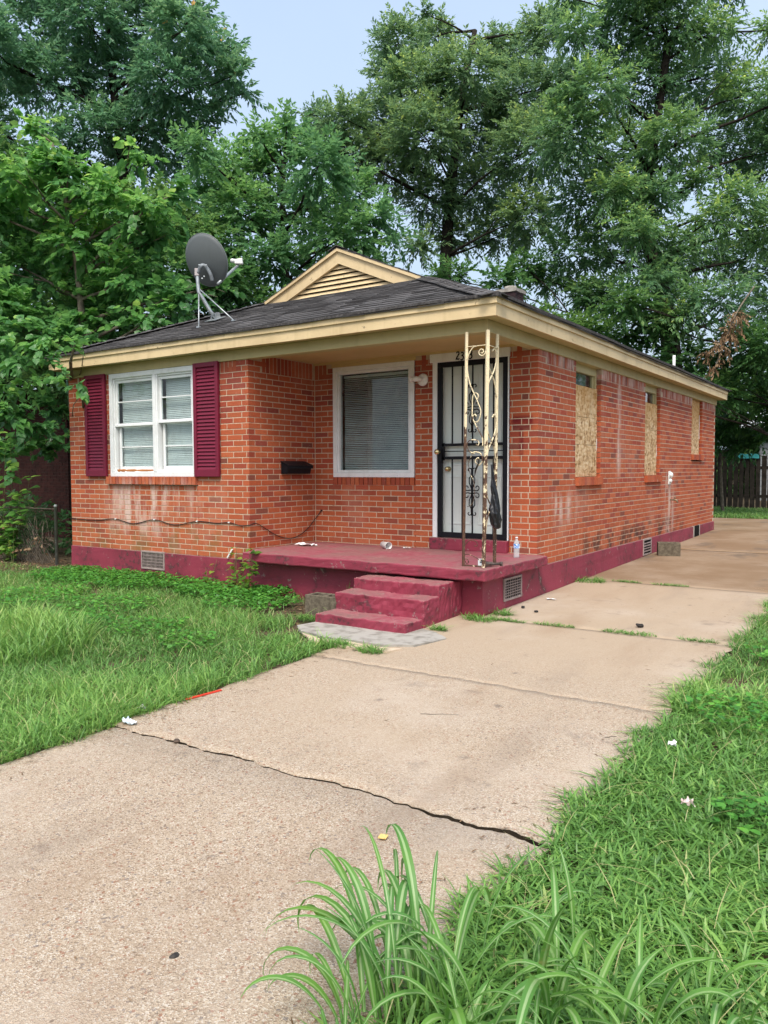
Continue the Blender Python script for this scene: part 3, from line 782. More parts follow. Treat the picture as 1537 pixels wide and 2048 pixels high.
# gable end with louvres
gable = part_empty('gable_end', house, (RXC, GYP, z_front(GYP)))
GB = z_front(GYP)-.03; HW = RXC-(-L-XG); GH = ZR-GB
gp = MB()
def rake(x0w, depth0, depth1, off, w, mat, nm, y0, y1):
    b = MB()
    for sg in (-1, 1):
        lo = Vector((RXC+sg*HW, 0, z_right(XG)-off)); pk = Vector((RXC, 0, ZR-off)); dn = Vector((0, 0, -w))
        poly = [lo, pk, pk+dn, lo+dn+Vector((0, 0, 0))]
        poly = [Vector((p.x, y0, p.z)) for p in poly]
        b.extrude(poly, (0, y1-y0, 0))
    return b.build(nm, mat, gable)
rake(0, 0, 0, .008, .045, CREAM, 'rake_moulding', GYP-.105, GYP-.05)
rake(0, 0, 0, .050, .165, CREAM, 'rake_board', GYP-.075, GYP-.03)
inner = MB()
zt = ZR-.215; slp = SX
for sg in (-1, 1):
    a = Vector((RXC, GYP-.055, zt+.035)); b_ = Vector((RXC+sg*(zt-GB)/slp, GYP-.055, GB+.035))
    inner.beam(a, b_, .03, .032)
inner.build('louvre_frame', CREAM, gable)
bk = MB(); bk.extrude([(RXC-HW, GYP+.06, GB-.1), (RXC+HW, GYP+.06, GB-.1), (RXC, GYP+.06, ZR-.02)], (0, .02, 0)); bk.build('gable_backing', DARK, gable)
nsl = 6; hh = (zt-GB)/nsl
for i in range(nsl):
    z0 = GB+i*hh+.0; z1 = z0+hh*.78
    h0 = (zt-z0)/slp; h1 = max((zt-z1)/slp, .0)
    if h0 < .05: continue
    s = MB(); y0, y1 = GYP-.045, GYP-.018
    s.add([(RXC-h0, y0, z0), (RXC+h0, y0, z0), (RXC+h1, y1, z1), (RXC-h1, y1, z1), (RXC-h0, y0+.014, z0), (RXC+h0, y0+.014, z0), (RXC+h1, y1+.014, z1), (RXC-h1, y1+.014, z1)],
          [(0, 1, 2, 3), (7, 6, 5, 4), (0, 4, 5, 1), (1, 5, 6, 2), (2, 6, 7, 3), (3, 7, 4, 0)])
    s.build('slat', CREAM, gable)
# chimney and stack pipe
chim = part_empty('chimney', house, (-2.28, 4.25, 3.6))
cbk = MB(); cbk.box(-2.44, -2.12, 4.03, 4.35, 3.3, 3.97); cbk.build('mortar_core', simple('sooty_mortar', (.16, .14, .125, 1), (.10, .09, .08, 1), 20), chim)
cb = MB(); rc = random.Random(2)
for i in range(10):
    z0 = 3.29+i*.0667; off = (i % 2)*.105
    for (a0, a1, fx) in ((-2.446, -2.114, 'y'), (4.024, 4.356, 'x')):
        s = a0-off
        while s < a1:
            s0, s1 = max(s, a0), min(s+.203, a1)
            if s1-s0 > .03:
                if fx == 'y': cb.box(s0, s1-.008, 4.022, 4.06, z0, z0+.058)
                else: cb.box(-2.15, -2.112, s0, s1-.008, z0, z0+.058)
            s += .212
cb.build('bricks', simple('dark_chimney_brick', (.05, .026, .028, 1), (.028, .018, .02, 1), 6, .9), chim)['kind'] = 'stuff'
cc = MB(); cc.box(-2.47, -2.09, 4.0, 4.38, 3.962, 4.012); co = cc.build('chimney_cap', PALECON, chim); roughen(co, .008, 8, 3)
fl = MB(); fl.lathe([(.10, 0), (.10, .07), (.075, .07), (.07, .0)], (-2.28, 4.19, 4.008)); fl.build('flue', PALECON, chim, smooth=True)
vp = MB(); vp.lathe([(.026, 0), (.026, .40), (.02, .40), (.02, .3)], (-.47, 7.55, 2.80)); vp.build('vent_pipe', WHITEPLASTIC, roof, smooth=True)
# --- front window with two sashes
def box_frame(mb, x0, x1, y0, y1, z0, z1, w):
    mb.box(x0, x1, y0, y1, z1-w, z1); mb.box(x0, x1, y0, y1, z0, z0+w); mb.box(x0, x0+w, y0, y1, z0+w, z1-w); mb.box(x1-w, x1, y0, y1, z0+w, z1-w)
def blind(name, x0, x1, y, z0, z1, mat, parent, pitch=.021, tilt=.6, seed=0):
    b = MB(); r = random.Random(seed); z = z0; k = 0
    while z < z1:
        dz = r.uniform(-.0012, .0012); bend = .0015*mnoise.noise(Vector((k*.3, seed, 0)))
        t = tilt+r.uniform(-.06, .06); dy, dzz = .0115*math.cos(t), .0115*math.sin(t)
        b.add([(x0, y-dy, z-dzz+dz), (x1, y-dy, z-dzz+dz+bend), (x1, y+dy, z+dzz+dz+bend), (x0, y+dy, z+dzz+dz)], [(0, 1, 2, 3)])
        z += pitch; k += 1
    b.box(x0, x1, y-.012, y+.012, z1, z1+.03)
    o = b.build(name, mat, parent); return o
fw = part_empty('front_window', house, (-4.75, -D_, 1.6))
yw = -D_
c = MB(); box_frame(c, -5.596, -3.934, yw-.012, yw+.07, 13*CH+.106, 2.334, .062); c.build('window_frame', WHITE, fw, bevel=.004)
c = MB(); box_frame(c, -5.532, -3.998, yw+.012, yw+.08, 13*CH+.166, 2.272, .025); c.build('window_stop', WHITE, fw, bevel=.003)
c = MB(); c.box(-4.735, -4.640, yw-.006, yw+.09, 13*CH+.168, 2.271); c.box(-4.712, -4.664, yw-.016, yw-.004, 13*CH+.169, 2.270); c.build('mullion', WHITE, fw, bevel=.004)
for (x0, x1, dz) in ((-5.507, -4.737, 0), (-4.638, -4.023, .02)):
    up = MB(); box_frame(up, x0, x1, yw+.030, yw+.058, 1.64+dz, 2.245, .036); up.box(x0+.036, x1-.036, yw+.034, yw+.054, 1.950+dz, 1.966+dz); su = up.build('upper_sash', WHITE, fw, bevel=.003)
    ml = MB(); ml.box(x0-.012, x1+.012, yw+.012, yw+.03, 1.635+dz, 1.660+dz); ml.build('meeting_rail', WHITE, fw, bevel=.003)
    lw = MB(); lx = x0+.02; box_frame(lw, lx, x1, yw+.062, yw+.088, 1.07, 1.664+dz, .036); lw.box(lx+.036, x1-.036, yw+.066, yw+.084, 1.355, 1.371)
    lw.box(lx, x1, yw+.058, yw+.090, 1.034, 1.0695); sl_ = lw.build('lower_sash', WHITE, fw, bevel=.003)
    for z0, z1, y_, sa, xa in ((1.676+dz, 1.950+dz, yw+.044, su, x0), (1.966+dz, 2.209, yw+.044, su, x0), (1.106, 1.355, yw+.075, sl_, lx), (1.371, 1.628+dz, yw+.075, sl_, lx)):
        p = MB(); p.box(xa+.034, x1-.034, y_-.0015, y_+.0015, z0-.002, z1+.002); p.build('pane', GLASS, sa)
    blind('blind', x0+.03, x1-.03, yw+.115, 1.05, 2.23, BLIND, fw, .0225, 1.22, int(x0*100))
# turned piece of wood lying on the sill of the left sash
st = thing('turned_wood_stick', (-5.1, yw, .99), 'orange turned wooden baluster lying on the white window sill', 'stick')
prof = [(.010, 0), (.020, .01), (.022, .05), (.013, .07), (.020, .09), (.022, .14), (.012, .17), (.017, .20), (.019, .34), (.012, .40), (.014, .42), (.017, .5), (.014, .70), (.010, .74)]
MB().lathe([(r_*.95, h) for r_, h in prof], (-5.48, yw+.022, 1.022+.03), (1, 0, 0), 10).build('baluster', simple('orange_stain_wood', (.42, .17, .05, 1), (.32, .12, .035, 1), 15, .55), st, smooth=True)
# shutters
for (x0, x1) in ((-6.085, -5.652), (-3.938, -3.515)):
    sh = part_empty('shutter', house, (x0, -D_, .97)); z0, z1 = .975, 2.345; y0, y1 = -D_-.048, -D_-.010
    f = MB(); w = .052
    f.box(x0, x0+w, y0, y1, z0, z1); f.box(x1-w, x1, y0, y1, z0, z1); f.box(x0+w, x1-w, y0+.001, y1, z1-.055, z1); f.box(x0+w, x1-w, y0+.001, y1, z0, z0+.085)
    f.box(x0+w, x1-w, y1-.012, y1-.002, z0+.085, z1-.055)
    f.build('shutter_frame', SHUTTER, sh, bevel=.004)
    n = 28; pz = (z1-.055-z0-.085)/n
    me = MB().add([(0, 0, 0), (x1-x0-2*w, 0, 0), (x1-x0-2*w, .022, pz*1.05), (0, .022, pz*1.05), (0, .006, -.004), (x1-x0-2*w, .006, -.004)], [(0, 1, 2, 3), (4, 5, 1, 0)]).mesh('slat')
    me.materials.append(SHUTTER)
    for i in range(n): place('slat', me, sh, (x0+w, y0+.008, z0+.087+i*pz))
# --- picture window by the door
bw = part_empty('picture_window', house, (-2.15, 0, 1.6)); x0, x1, z0, z1 = -2.762, -1.555, 13*CH+.094, 2.394
c = MB(); box_frame(c, x0, x1, -.012, .07, z0, z1-.058, .058); c.build('window_frame', WHITE, bw, bevel=.004)
c = MB(); c.box(x0-.02, x1+.02, -.006, .08, z1-.0575, 2.381); c.build('head_board', CEIL, bw)
c = MB(); box_frame(c, x0+.059, x1-.059, .004, .075, z0+.059, z1-.118, .030); c.build('window_sash', WHITE, bw, bevel=.003)
c = MB(); c.box(x0+.085, x1-.085, .040, .044, z0+.085, z1-.145); c.build('pane', GLASS, bw)
blind('blind', x0+.10, x1-.11, .11, z0+.10, z1-.19, BLINDDARK, bw, .023, .72, 77)
c = MB(); c.box(x0-.1, x1+.1, .9, .92, .3, 2.4); c.build('room_wall', simple('dim_room_wall', (.30, .29, .27, 1), (.24, .23, .22, 1), 2), bw)
# --- doorway
door = part_empty('entry_door', house, (-.8, 0, .26))
hd = MB(); hd.box(-1.335, -.325, -.020, .05, 2.283, 2.3815); hd.build('door_header', WHITE, door, bevel=.004)
jm = MB(); jm.box(-1.299, -1.240, -.014, .10, .264, 2.2825); jm.box(-.352, -.338, -.008, .10, .264, 2.2825); jm.build('door_casing', WHITE, door, bevel=.003)
dp_ = MB(); dp_.box(-1.239, -.353, .075, .115, .264, 2.282); dl = dp_.build('door_leaf', DOORWHITE, door)
for (xa, xb) in ((-1.13, -.84), (-.75, -.46)):
    for (za, zb) in ((.42, .98), (1.10, 1.72), (1.84, 2.14)):
        e = MB(); box_frame(e, xa, xb, .066, .074, za, zb, .022); e.build('door_panel', DOORWHITE, dl, bevel=.004)
X0, X1, Z0, Z1 = -1.238, -.354, .272, 2.281
sd_ = MB(); w = .058
box_frame(sd_, X0, X1, -.004, .026, Z0, Z1, w); sd_.box(X0+w, X0+w+.03, -.0, .022, 1.16, 1.36)
for z, t in ((1.335, .032), (1.185, .036)): sd_.box(X0+w, X1-w, .0, .022, z-t/2, z+t/2)
sd_.box(X0+w, X1-w, .004, .016, 1.255, 1.267)
gate = sd_.build('security_door', BLACK, door, bevel=.003)
xs_bars = [X0+w+(X1-X0-2*w)*k/5.9 for k in (1, 2.0, 3.0, 4.05, 5.0)]
XC = xs_bars[2]
for x in xs_bars:
    MB().box(x-.007, x+.007, .004, .018, 1.351, Z1-w).build('bar', BLACK, gate)
    MB().box(x-.007, x+.007, .004, .018, Z0+w, 1.167).build('bar', BLACK, gate)
def spiral(cx, cz, r, a0, turns, sx=1, n=16, shrink=.25):
    return [(cx+sx*math.cos(a0+turns*2*math.pi*t)*r*(1-(1-shrink)*t), cz+math.sin(a0+turns*2*math.pi*t)*r*(1-(1-shrink)*t)) for t in [i/n for i in range(n+1)]]
def scroll_orn(zc):
    b = MB(); y = .001
    def path(p2, r=.0062): b.tube([(x, y, z) for x, z in p2], r, 6)
    for s in (-1, 1):
        for v in (-1, 1):
            path([(XC+s*.012, zc+v*.02), (XC+s*.05, zc+v*.012)]+spiral(XC+s*.062, zc+v*.046, .034, -math.pi/2*v if True else 0, .8*v, s, 14, .3))
            path([(XC+s*.004, zc+v*.03), (XC+s*.034, zc+v*.10), (XC+s*.036, zc+v*.15), (XC+s*.008, zc+v*.19), (XC+s*.006, zc+v*.25)]+spiral(XC+s*.034, zc+v*.245, .028, math.pi if s > 0 else math.pi, -.7*v, s, 12, .35))
    path([(XC, zc-.27), (XC, zc+.27)], .010)
    b.build('scroll_ornament', BLACK, gate, smooth=True)
scroll_orn(1.74); scroll_orn(.80)
lk = MB(); lk.box(X0+.012, X0+.062, -.028, -.004, 1.14, 1.30); lk.build('lock_case', BLACK, gate, bevel=.006)
kb = MB(); kb.lathe([(.02, 0), (.022, .012), (.012, .02), (.014, .03), (.030, .042), (.033, .056), (.024, .07), (.004, .074)], (X0+.034, -.026, 1.255), (0, -1, 0), 16); kb.build('door_knob', BRASS, gate, smooth=True)
kb = MB(); kb.lathe([(.03, 0), (.03, .006), (.012, .012), (.012, .03), (.026, .04), (.028, .052), (.016, .062), (.004, .064)], (X0+.11, .072, 1.06), (0, -1, 0), 14); kb.build('inner_knob', BRASS, dl, smooth=True)
# street number, painted brush digits 2333
def digit(ch):
    if ch == '2': return [(-.020, .028), (-.012, .040), (.004, .042), (.015, .033), (.013, .018), (.0, 0), (-.014, -.020), (-.024, -.038), (-.010, -.034), (.008, -.038), (.022, -.032)]
    return [(-.018, .032), (-.004, .042), (.013, .037), (.016, .022), (.004, .010), (-.006, .006), (.010, .002), (.018, -.014), (.010, -.032), (-.006, -.041), (-.022, -.034)]
num = part_empty('house_number', house, (-.93, -.02, 2.34))
for i, ch in enumerate('2333'):
    x = -.962+i*.054; z = 2.333+(.004, -.004, .002, .001)[i]
    b = MB(); b.tube([(x+px*1.0, -.0225, z+pz*1.04) for px, pz in digit(ch)], [.005, .008, .009, .008, .0095, .008, .009, .008, .009, .008, .005], 6, True, .3); b.build('digit', BLACK, num, smooth=True)
# --- boarded side windows
for k, (y0, y1, zb, zt_, full) in enumerate(((1.13, 2.03, 13*CH+.09, 2.335, 2.075), (4.03, 4.86, 13*CH+.09, 2.335, 2.07), (6.98, 7.80, 18*CH+.122, 2.335, 2.333))):
    wv = part_empty('boarded_window', house, (-.08, (y0+y1)/2, zb))
    f = MB()
    for a, b_ in ((y0+.002, y0+.05), (y1-.05, y1-.002)): f.box(-.115, -.062, a, b_, zb, zt_)
    f.box(-.115, -.063, y0+.05, y1-.05, zt_-.10, zt_); f.box(-.115, -.072, y0+.05, y1-.05, zb, zb+.04)
    for a, b_ in ((y0+.05, y0+.09), (y1-.09, y1-.05)): f.box(-.115, -.085, a, b_, zb+.04, zt_-.10)
    f.build('window_frame', OLIVE if k < 2 else WHITE, wv, bevel=.003)
    g = MB(); g.box(-.108, -.105, y0+.09, y1-.09, zb+.04, zt_-.1); g.build('pane', GLASS, wv)
    bl = MB(); bl.box(-.22, -.20, y0, y1, zb, zt_); bl.build('drawn_curtain', simple('faded_curtain', (.35, .38, .42, 1), (.22, .25, .3, 1), 6), wv)
    cuts = [zb+.004, zb+.40, zb+.74, full] if k == 0 else ([zb+.004, zb+.70, full] if k == 1 else [zb+.004, full-.002])
    for a, b_ in zip(cuts[:-1], cuts[1:]):
        o = MB().box(-.058, -.046, y0+.012, y1-.02, a, b_-.004).build('board', OSB, wv)
        roughen(o, .003, 9, 3, k+a)
        for yy in (y0+.05, y1-.06):
            for zz in (a+.05, b_-.06): MB().lathe([(.007, 0), (.006, .003), (.001, .004)], (-.0455, yy, zz), (1, 0, 0), 8).build('screw', CABLE, wv)
    # pale caulk smear by the board edge
    cz = MB(); cz.box(-.05, -.044, y1-.028, y1-.008, zb+.30, zb+.48 if k != 2 else zb+.75); o = cz.build('caulk_strip', WHITE, wv); roughen(o, .006, 14, 3, k)
# ------------------------------------------------------------------ front steps, pad, blocks
steps = thing('porch_steps', (-.68, -1.9, gz(-1.9)), 'three chipped maroon painted concrete steps in front of the porch', 'steps')
for i, (ya, yb, zb, zt_, wx) in enumerate(((-1.75, -1.31, -.40, -.006, 0), (-2.03, -1.752, -.41, -.108, .008), (-2.33, -2.032, -.43, -.268, .004))):
    b = MB(); b.box(-1.175-wx-(.01 if i == 2 else 0), -.205+wx, ya, yb, zb, zt_)
    o = b.build('step', MAROON, steps, bevel=.012); roughen(o, .011, 7, 5, 20+i)
def blob_slab(name, pts, z0, th_, mat, parent=None, smoothpts=True, label=None, cat=None, kind=None, seed=0):
    P = []
    n = len(pts)
    for i in range(n):
        a, b_ = Vector(pts[i]), Vector(pts[(i+1) % n]); m = max(2, int((b_-a).length/.05))
        for k in range(m):
            p = a.lerp(b_, k/m); q = mnoise.noise_vector(Vector((p.x*7, p.y*7, seed)))*.025
            P.append((p.x+q.x, p.y+q.y))
    b = MB(); b.extrude([(x, y, z0+th_+.004*mnoise.noise(Vector((x*5, y*5, 1)))) for x, y in P], (0, 0, -th_))
    o = b.build(name, mat, parent)
    if label: tag(o, label, cat, kind=kind)
    return o
blob_slab('cement_pad', [(-1.22, -2.55), (-1.02, -2.72), (-.72, -2.80), (-.45, -2.76), (-.12, -2.78), (.10, -2.66), (.17, -2.30), (-.02, -2.12), (-.20, -2.05), (-1.15, -2.05)], gz(-2.5)+.012, .022, PALECON, label='thin broken pale cement pad under the porch steps', cat='pad', seed=2)
blob_slab('cement_pad', [(-1.0, -2.74), (-.72, -2.84), (-.43, -2.80), (-.10, -2.83), (.06, -2.78), (.02, -2.93), (-.35, -2.97), (-.75, -2.93)], gz(-2.9)+.022, .012, simple('sandy_cement', (.56, .45, .33, 1), (.44, .34, .25, 1), 14, .95), label='low crumbled sandy cement patch where lawn meets driveway', cat='pad', seed=5)
def cinder(loc, rz, lx, ly, h, label):
    t = thing('cinder_block', loc, label, 'block'); c_, s_ = math.cos(rz), math.sin(rz)
    b = MB(); w = .032
    def bx(x0, x1, y0, y1, z0, z1):
        n = len(b.v); b.box(x0, x1, y0, y1, z0, z1)
        for k in range(n, len(b.v)): x, y, z = b.v[k]; b.v[k] = (loc[0]+x*c_-y*s_, loc[1]+x*s_+y*c_, loc[2]+z)
    bx(-lx/2, lx/2, -ly/2, -ly/2+w, 0, h); bx(-lx/2, lx/2, ly/2-w, ly/2, 0, h)
    for x in (-lx/2, -w/2, lx/2-w): bx(x, x+w, -ly/2+w, ly/2-w, 0, h-.002)
    o = b.build('block_body', BLOCKMAT, t, bevel=.005)
cinder((-1.42, -1.86, gz(-1.9)-.01), .0, .40, .19, .20, 'hollow grey cinder block beside the maroon steps')
cinder((.30, 4.30, gz(4.3)+.018), .35, .32, .20, .20, 'hollow grey cinder block against the side wall of the house')
# ------------------------------------------------------------------ wrought iron corner post
post = thing('porch_post', (0, -1.31, .13), 'flaking cream wrought iron corner post with scrolls holding the porch roof', 'post')
PL, PM, PR = (-.19, -1.315), (.025, -1.315), (.012, -1.06)
for ((x, y), lean), ur in zip(((PL, .03), (PM, .035), (PR, .02)), (.0165, .021, .019)):
    b = MB(); n = 14
    b.tube([(x+lean*t, y, .128+(2.335-.128)*t) for t in [i/n for i in range(n+1)]], ur, 4); o = b.build('upright', IRONCREAM, post)
for a_, b__ in ((PL, PM), (PM, PR)):
    MB().beam((a_[0]+.03, a_[1], 2.20), (b__[0]+.03, b__[1], 2.20), .012, .006).build('cross_bar', IRONCREAM, post); MB().beam((a_[0], a_[1], .14), (b__[0], b__[1], .14), .012, .012).build('cross_bar', IRONCREAM, post)
def scr(pts3, mat=IRONCREAM, r=.0055): MB().tube(pts3, r, 6).build('scroll', mat, post, smooth=True)
def front_scroll(pts, r=.0055, y=-1.315): scr([(x, y+.004*math.sin(z*20), z) for x, z in pts], r=r)
def catm(p, n=6):
    out = []; P = [p[0]]+list(p)+[p[-1]]
    for i in range(1, len(P)-2):
        for k in range(n):
            t = k/n; a, b_, c_, d = P[i-1], P[i], P[i+1], P[i+2]
            out.append(tuple(.5*((2*b_[j])+(-a[j]+c_[j])*t+(2*a[j]-5*b_[j]+4*c_[j]-d[j])*t*t+(-a[j]+3*b_[j]-3*c_[j]+d[j])*t**3) for j in range(len(b_))))
    out.append(tuple(p[-1])); return out
xl, xm = PL[0]+.035, PM[0]+.02
front_scroll(catm([(xl, 1.95), (xl+.01, 2.10), (xl+.06, 2.185), (xl+.10, 2.195)]))
front_scroll(spiral(xm-.045, 2.14, .042, .1, -1.35, 1, 26, .25))
front_scroll(catm([(xl, 1.98), (xl+.03, 1.86), (xl+.12, 1.66), (xl+.145, 1.58), (xl+.12, 1.50), (xl+.075, 1.50), (xl+.06, 1.54), (xl+.085, 1.565), (xl+.10, 1.545)]))
front_scroll(catm([(xl+.055, 1.53), (xl+.055, 1.66), (xl+.06, 1.73), (xl+.09, 1.765), (xl+.12, 1.74), (xl+.11, 1.71), (xl+.095, 1.715)]))
front_scroll(catm([(xl+.065, 1.52), (xl+.12, 1.42), (xl+.16, 1.34), (xl+.165, 1.27)]))
front_scroll(catm([(xl+.085, 1.20), (xl+.03, 1.22), (xl+.0, 1.28), (xl+.03, 1.325), (xl+.10, 1.325), (xl+.125, 1.30), (xl+.115, 1.275), (xl+.10, 1.285)]))
front_scroll(catm([(xl+.05, 1.20), (xl+.09, 1.215), (xl+.15, 1.195), (xl+.165, 1.13), (xl+.12, 1.09), (xl+.09, 1.13), (xl+.12, 1.16), (xl+.135, 1.14)]))
front_scroll(catm([(xl+.07, 1.205), (xl+.02, 1.12), (xl+.03, 1.02), (xl+.075, .93), (xl+.08, .80), (xl+.05, .72), (xl+.005, .70)]), .003)
front_scroll(catm([(xl-.02, .33), (xl+.03, .38), (xl+.10, .37), (xl+.11, .33), (xl+.08, .33)]), .004)
front_scroll(catm([(xl-.03, .235), (xl+.02, .245), (xl+.09, .225), (xm-.05, .19)]), .004)
front_scroll(spiral(xl+.0, .175, .032, math.pi*1.2, -1.2, 1, 20, .3), .004)
for k in range(3):
    z = .45+k*.62
    scr([(PM[0]+.01, y, zz) for y, zz in catm([(-1.30, z), (-1.25, z+.16), (-1.13, z+.30), (-1.08, z+.42), (-1.12, z+.5), (-1.17, z+.47)])], r=.0075)
    scr([(PM[0]+.012, y, zz) for y, zz in catm([(-1.08, z+.05), (-1.14, z+.2), (-1.26, z+.33), (-1.29, z+.45)])], r=.006)
# black bag tied to the post
bag = thing('plastic_bag', (.06, -1.16, .9), 'crumpled black plastic bag tied to the iron porch post', 'bag')
b = MB(); prof = [(.009, .46), (.013, .40), (.018, .32), (.026, .24), (.034, .16), (.044, .08), (.058, .02), (.064, -.03), (.058, -.09), (.056, -.135), (.040, -.17), (.012, -.182)]
n = 16; base = []
for i, (r_, h) in enumerate(prof):
    for k in range(n):
        a = 2*math.pi*k/n; q = 1+.75*mnoise.noise(Vector((math.cos(a)*1.6, math.sin(a)*1.6, h*11)))+.35*mnoise.noise(Vector((math.cos(a)*4, math.sin(a)*4, h*26)))
        sx = (.46-h)*.10
        b.v.append((.030+sx+math.cos(a)*r_*q*.9, -1.17+math.sin(a)*r_*q*.8, .66+h*.95))
for i in range(len(prof)-1):
    for k in range(n): b.f.append((i*n+k, i*n+(k+1) % n, (i+1)*n+(k+1) % n, (i+1)*n+k))
b.f.append(tuple(range(n))); b.f.append(tuple((len(prof)-1)*n+k for k in range(n-1, -1, -1)))
b.build('bag_body', BLACKPLASTIC, bag)
MB().tube([(.022, -1.22, .62), (.012, -1.25, .70), (.015, -1.27, .78), (.02, -1.24, .84)], [.012, .006, .006, .004], 6).build('bag_handle', BLACKPLASTIC, bag)
rag = thing('black_rag', (-.05, -1.30, 1.0), 'torn strip of black plastic snagged on the post scroll', 'scrap')
MB().tube([(-.018, -1.322, 1.16), (-.03, -1.325, 1.10), (-.058, -1.328, 1.04), (-.065, -1.33, .985)], [.008, .018, .016, .004], 6, True, .35).build('strip', BLACKPLASTIC, rag)
# scrap metal at the post foot
sm_ = thing('scrap_bracket', (-.03, -1.25, .13), 'dented grey metal bracket with slots at the foot of the porch post', 'bracket')
b = MB(); b.obox((-.045, -1.22, .165), (.028, .02, .0), (-.006, .010, .035), (.002, -.003, .001)); b.build('plate', GALV, sm_)
for k in (-1, 0, 1): MB().obox((-.047+k*.006, -1.2265+k*.002, .168+k*.018), (.010, .007, 0), (-.001, .002, .004), (.0006, -.001, .0)).build('slot', DARK, sm_)
sp_ = thing('scrap_pipe', (.06, -1.2, .14), 'short rusty pipe stub lying behind the porch post foot', 'pipe')
MB().tube([(-.01, -1.22, .155), (.05, -1.16, .150), (.105, -1.11, .150)], [.024, .014, .012], 10).lathe([(.02, 0), (.02, .02)], (.10, -1.115, .150), (.7, .7, 0), 10).build('pipe_body', simple('rusty_pipe', (.12, .10, .09, 1), (.05, .035, .03, 1), 30, .7, .3, .4), sp_, smooth=True)
# ------------------------------------------------------------------ wall mounted things
mbx = thing('mailbox', (-A, -.435, 1.08), 'black metal wall mailbox on the brick beside the picture window', 'mailbox')
b = MB(); b.extrude([(-A+.002, -.665, 1.005), (-A+.095, -.665, 1.005), (-A+.115, -.665, 1.10), (-A+.002, -.665, 1.155)], (0, .455, 0)); b.build('box_body', BLACK, mbx, bevel=.006)
b = MB(); b.obox((-A+.066, -.4375, 1.132), (.070, 0, -.028), (0, .235, 0), (.002, 0, .004)); b.obox((-A+.130, -.4375, 1.087), (.002, 0, -.018), (0, .235, 0), (.002, 0, .0)); b.build('lid', BLACK, mbx)
lamp = thing('wall_lamp', (-1.446, 0, 2.1), 'white round socket wall light without shade between window and door', 'lamp')
MB().lathe([(.072, 0), (.072, .014), (.056, .026), (.02, .032)], (-1.435, -.0, 2.10), (0, -1, 0), 20).build('base_plate', WHITEPLASTIC, lamp, smooth=True)
b = MB(); b.tube([(-1.435, -.02, 2.10), (-1.445, -.055, 2.105), (-1.475, -.075, 2.108), (-1.53, -.085, 2.105)], [.018, .026, .032, .032], 12); b.build('lamp_holder', WHITEPLASTIC, lamp, smooth=True)
MB().lathe([(.032, 0), (.036, .003), (.036, .022), (.022, .023), (.02, .004)], (-1.528, -.085, 2.105), (-1, -.1, 0), 14).build('socket', WHITEPLASTIC, lamp, smooth=True)
cab = thing('cable', (-3.06, -D_, .4), 'thin black cable strung along the brick front and drooping to the porch corner', 'cable')
cp = [(-6.51, .385), (-6.2, .375), (-5.87, .378), (-5.51, .405), (-5.15, .355), (-4.73, .42), (-4.35, .368), (-3.94, .425), (-3.6, .415), (-3.39, .43), (-3.2, .40), (-3.07, .41)]
pts = [(x, -D_-.010, z) for x, z in catm(cp, 5)]+[(-A+.008, -D_-.008, .412)]+[(-A+.010, y, z) for y, z in catm([(-1.19, .42), (-1.11, .425), (-.95, .35), (-.79, .27), (-.6, .215), (-.42, .21), (-.22, .28), (-.07, .38)], 5)]+[(-A+.03, -.012, .45), (-2.96, -.010, .53)]
MB().tube(pts, .0052, 6).build('wire', CABLE, cab, smooth=True)
for x, z in ((-5.51, .405), (-4.73, .42), (-3.94, .425), (-3.39, .43)): MB().box(x-.012, x+.012, -D_-.018, -D_, z-.006, z+.010).build('clip', WHITEPLASTIC, cab)
MB().lathe([(.012, 0), (.012, .014), (.004, .016)], (-2.96, 0, .53), (0, -1, 0), 10).build('grommet', BLACK, cab)
mt = thing('meter_cover', (0, 5.45, .92), 'white plastic utility cover plate on the brick side wall', 'cover plate')
b = MB(); b.box(.002, .018, 5.38, 5.52, .80, 1.02); b.build('plate', WHITEPLASTIC, mt, bevel=.01)
MB().lathe([(.045, 0), (.045, .03), (.03, .045), (.01, .046)], (.016, 5.45, .955), (1, 0, 0), 14).lathe([(.035, 0), (.035, .025), (.012, .035)], (.016, 5.45, .86), (1, 0, 0), 12).build('cap', WHITEPLASTIC, mt, smooth=True)
fa = thing('garden_faucet', (0, 5.56, .54), 'small brass garden faucet on the brick side wall', 'faucet')
MB().tube([(0, 5.56, .545), (.06, 5.56, .545), (.10, 5.56, .54), (.12, 5.56, .50)], [.012, .014, .016, .012], 8).tube([(.075, 5.50, .585), (.075, 5.62, .585)], .006, 6).tube([(.075, 5.56, .55), (.075, 5.56, .585)], .006, 6).build('tap_body', simple('dull_brass', (.30, .25, .16, 1), (.16, .13, .09, 1), 20, .5, .4, .6), fa, smooth=True)
# ------------------------------------------------------------------ satellite dish
dx_, dy_, dzz = -4.62, -.22, z_front(-.22)+.02
dish = thing('satellite_dish', (dx_, dy_, dzz), 'dark grey satellite dish seen from behind on the shingle roof', 'satellite dish')
foot = Vector((dx_, dy_, dzz)); el = Vector((-4.774, -.367, 3.481)); top_ = Vector((-4.797, -.368, 3.719))
elb = foot.lerp(el, .85)
MB().tube([tuple(foot+Vector((0, 0, .03)))]+[tuple(p) for p in catm([tuple(foot.lerp(el, .3)), tuple(elb), tuple(el), tuple(top_)], 5)], .025, 10).build('mast', GALV, dish, smooth=True)
b = MB(); b.obox(foot+Vector((0, 0, .005)), (.10, 0, 0), Vector((0, .10, .10*SF)), (0, -.0015, .004)); b.build('base_plate', GALV, dish)
for s in (-1, 1):
    b = MB(); b.extrude([foot+Vector((s*.034, -.05, -.01)), foot+Vector((s*.034, .07, .03)), foot+Vector((s*.034, .04, .10)), foot+Vector((s*.034, -.02, .09))], (s*.006, 0, 0)); b.build('bracket_ear', GALV, dish)
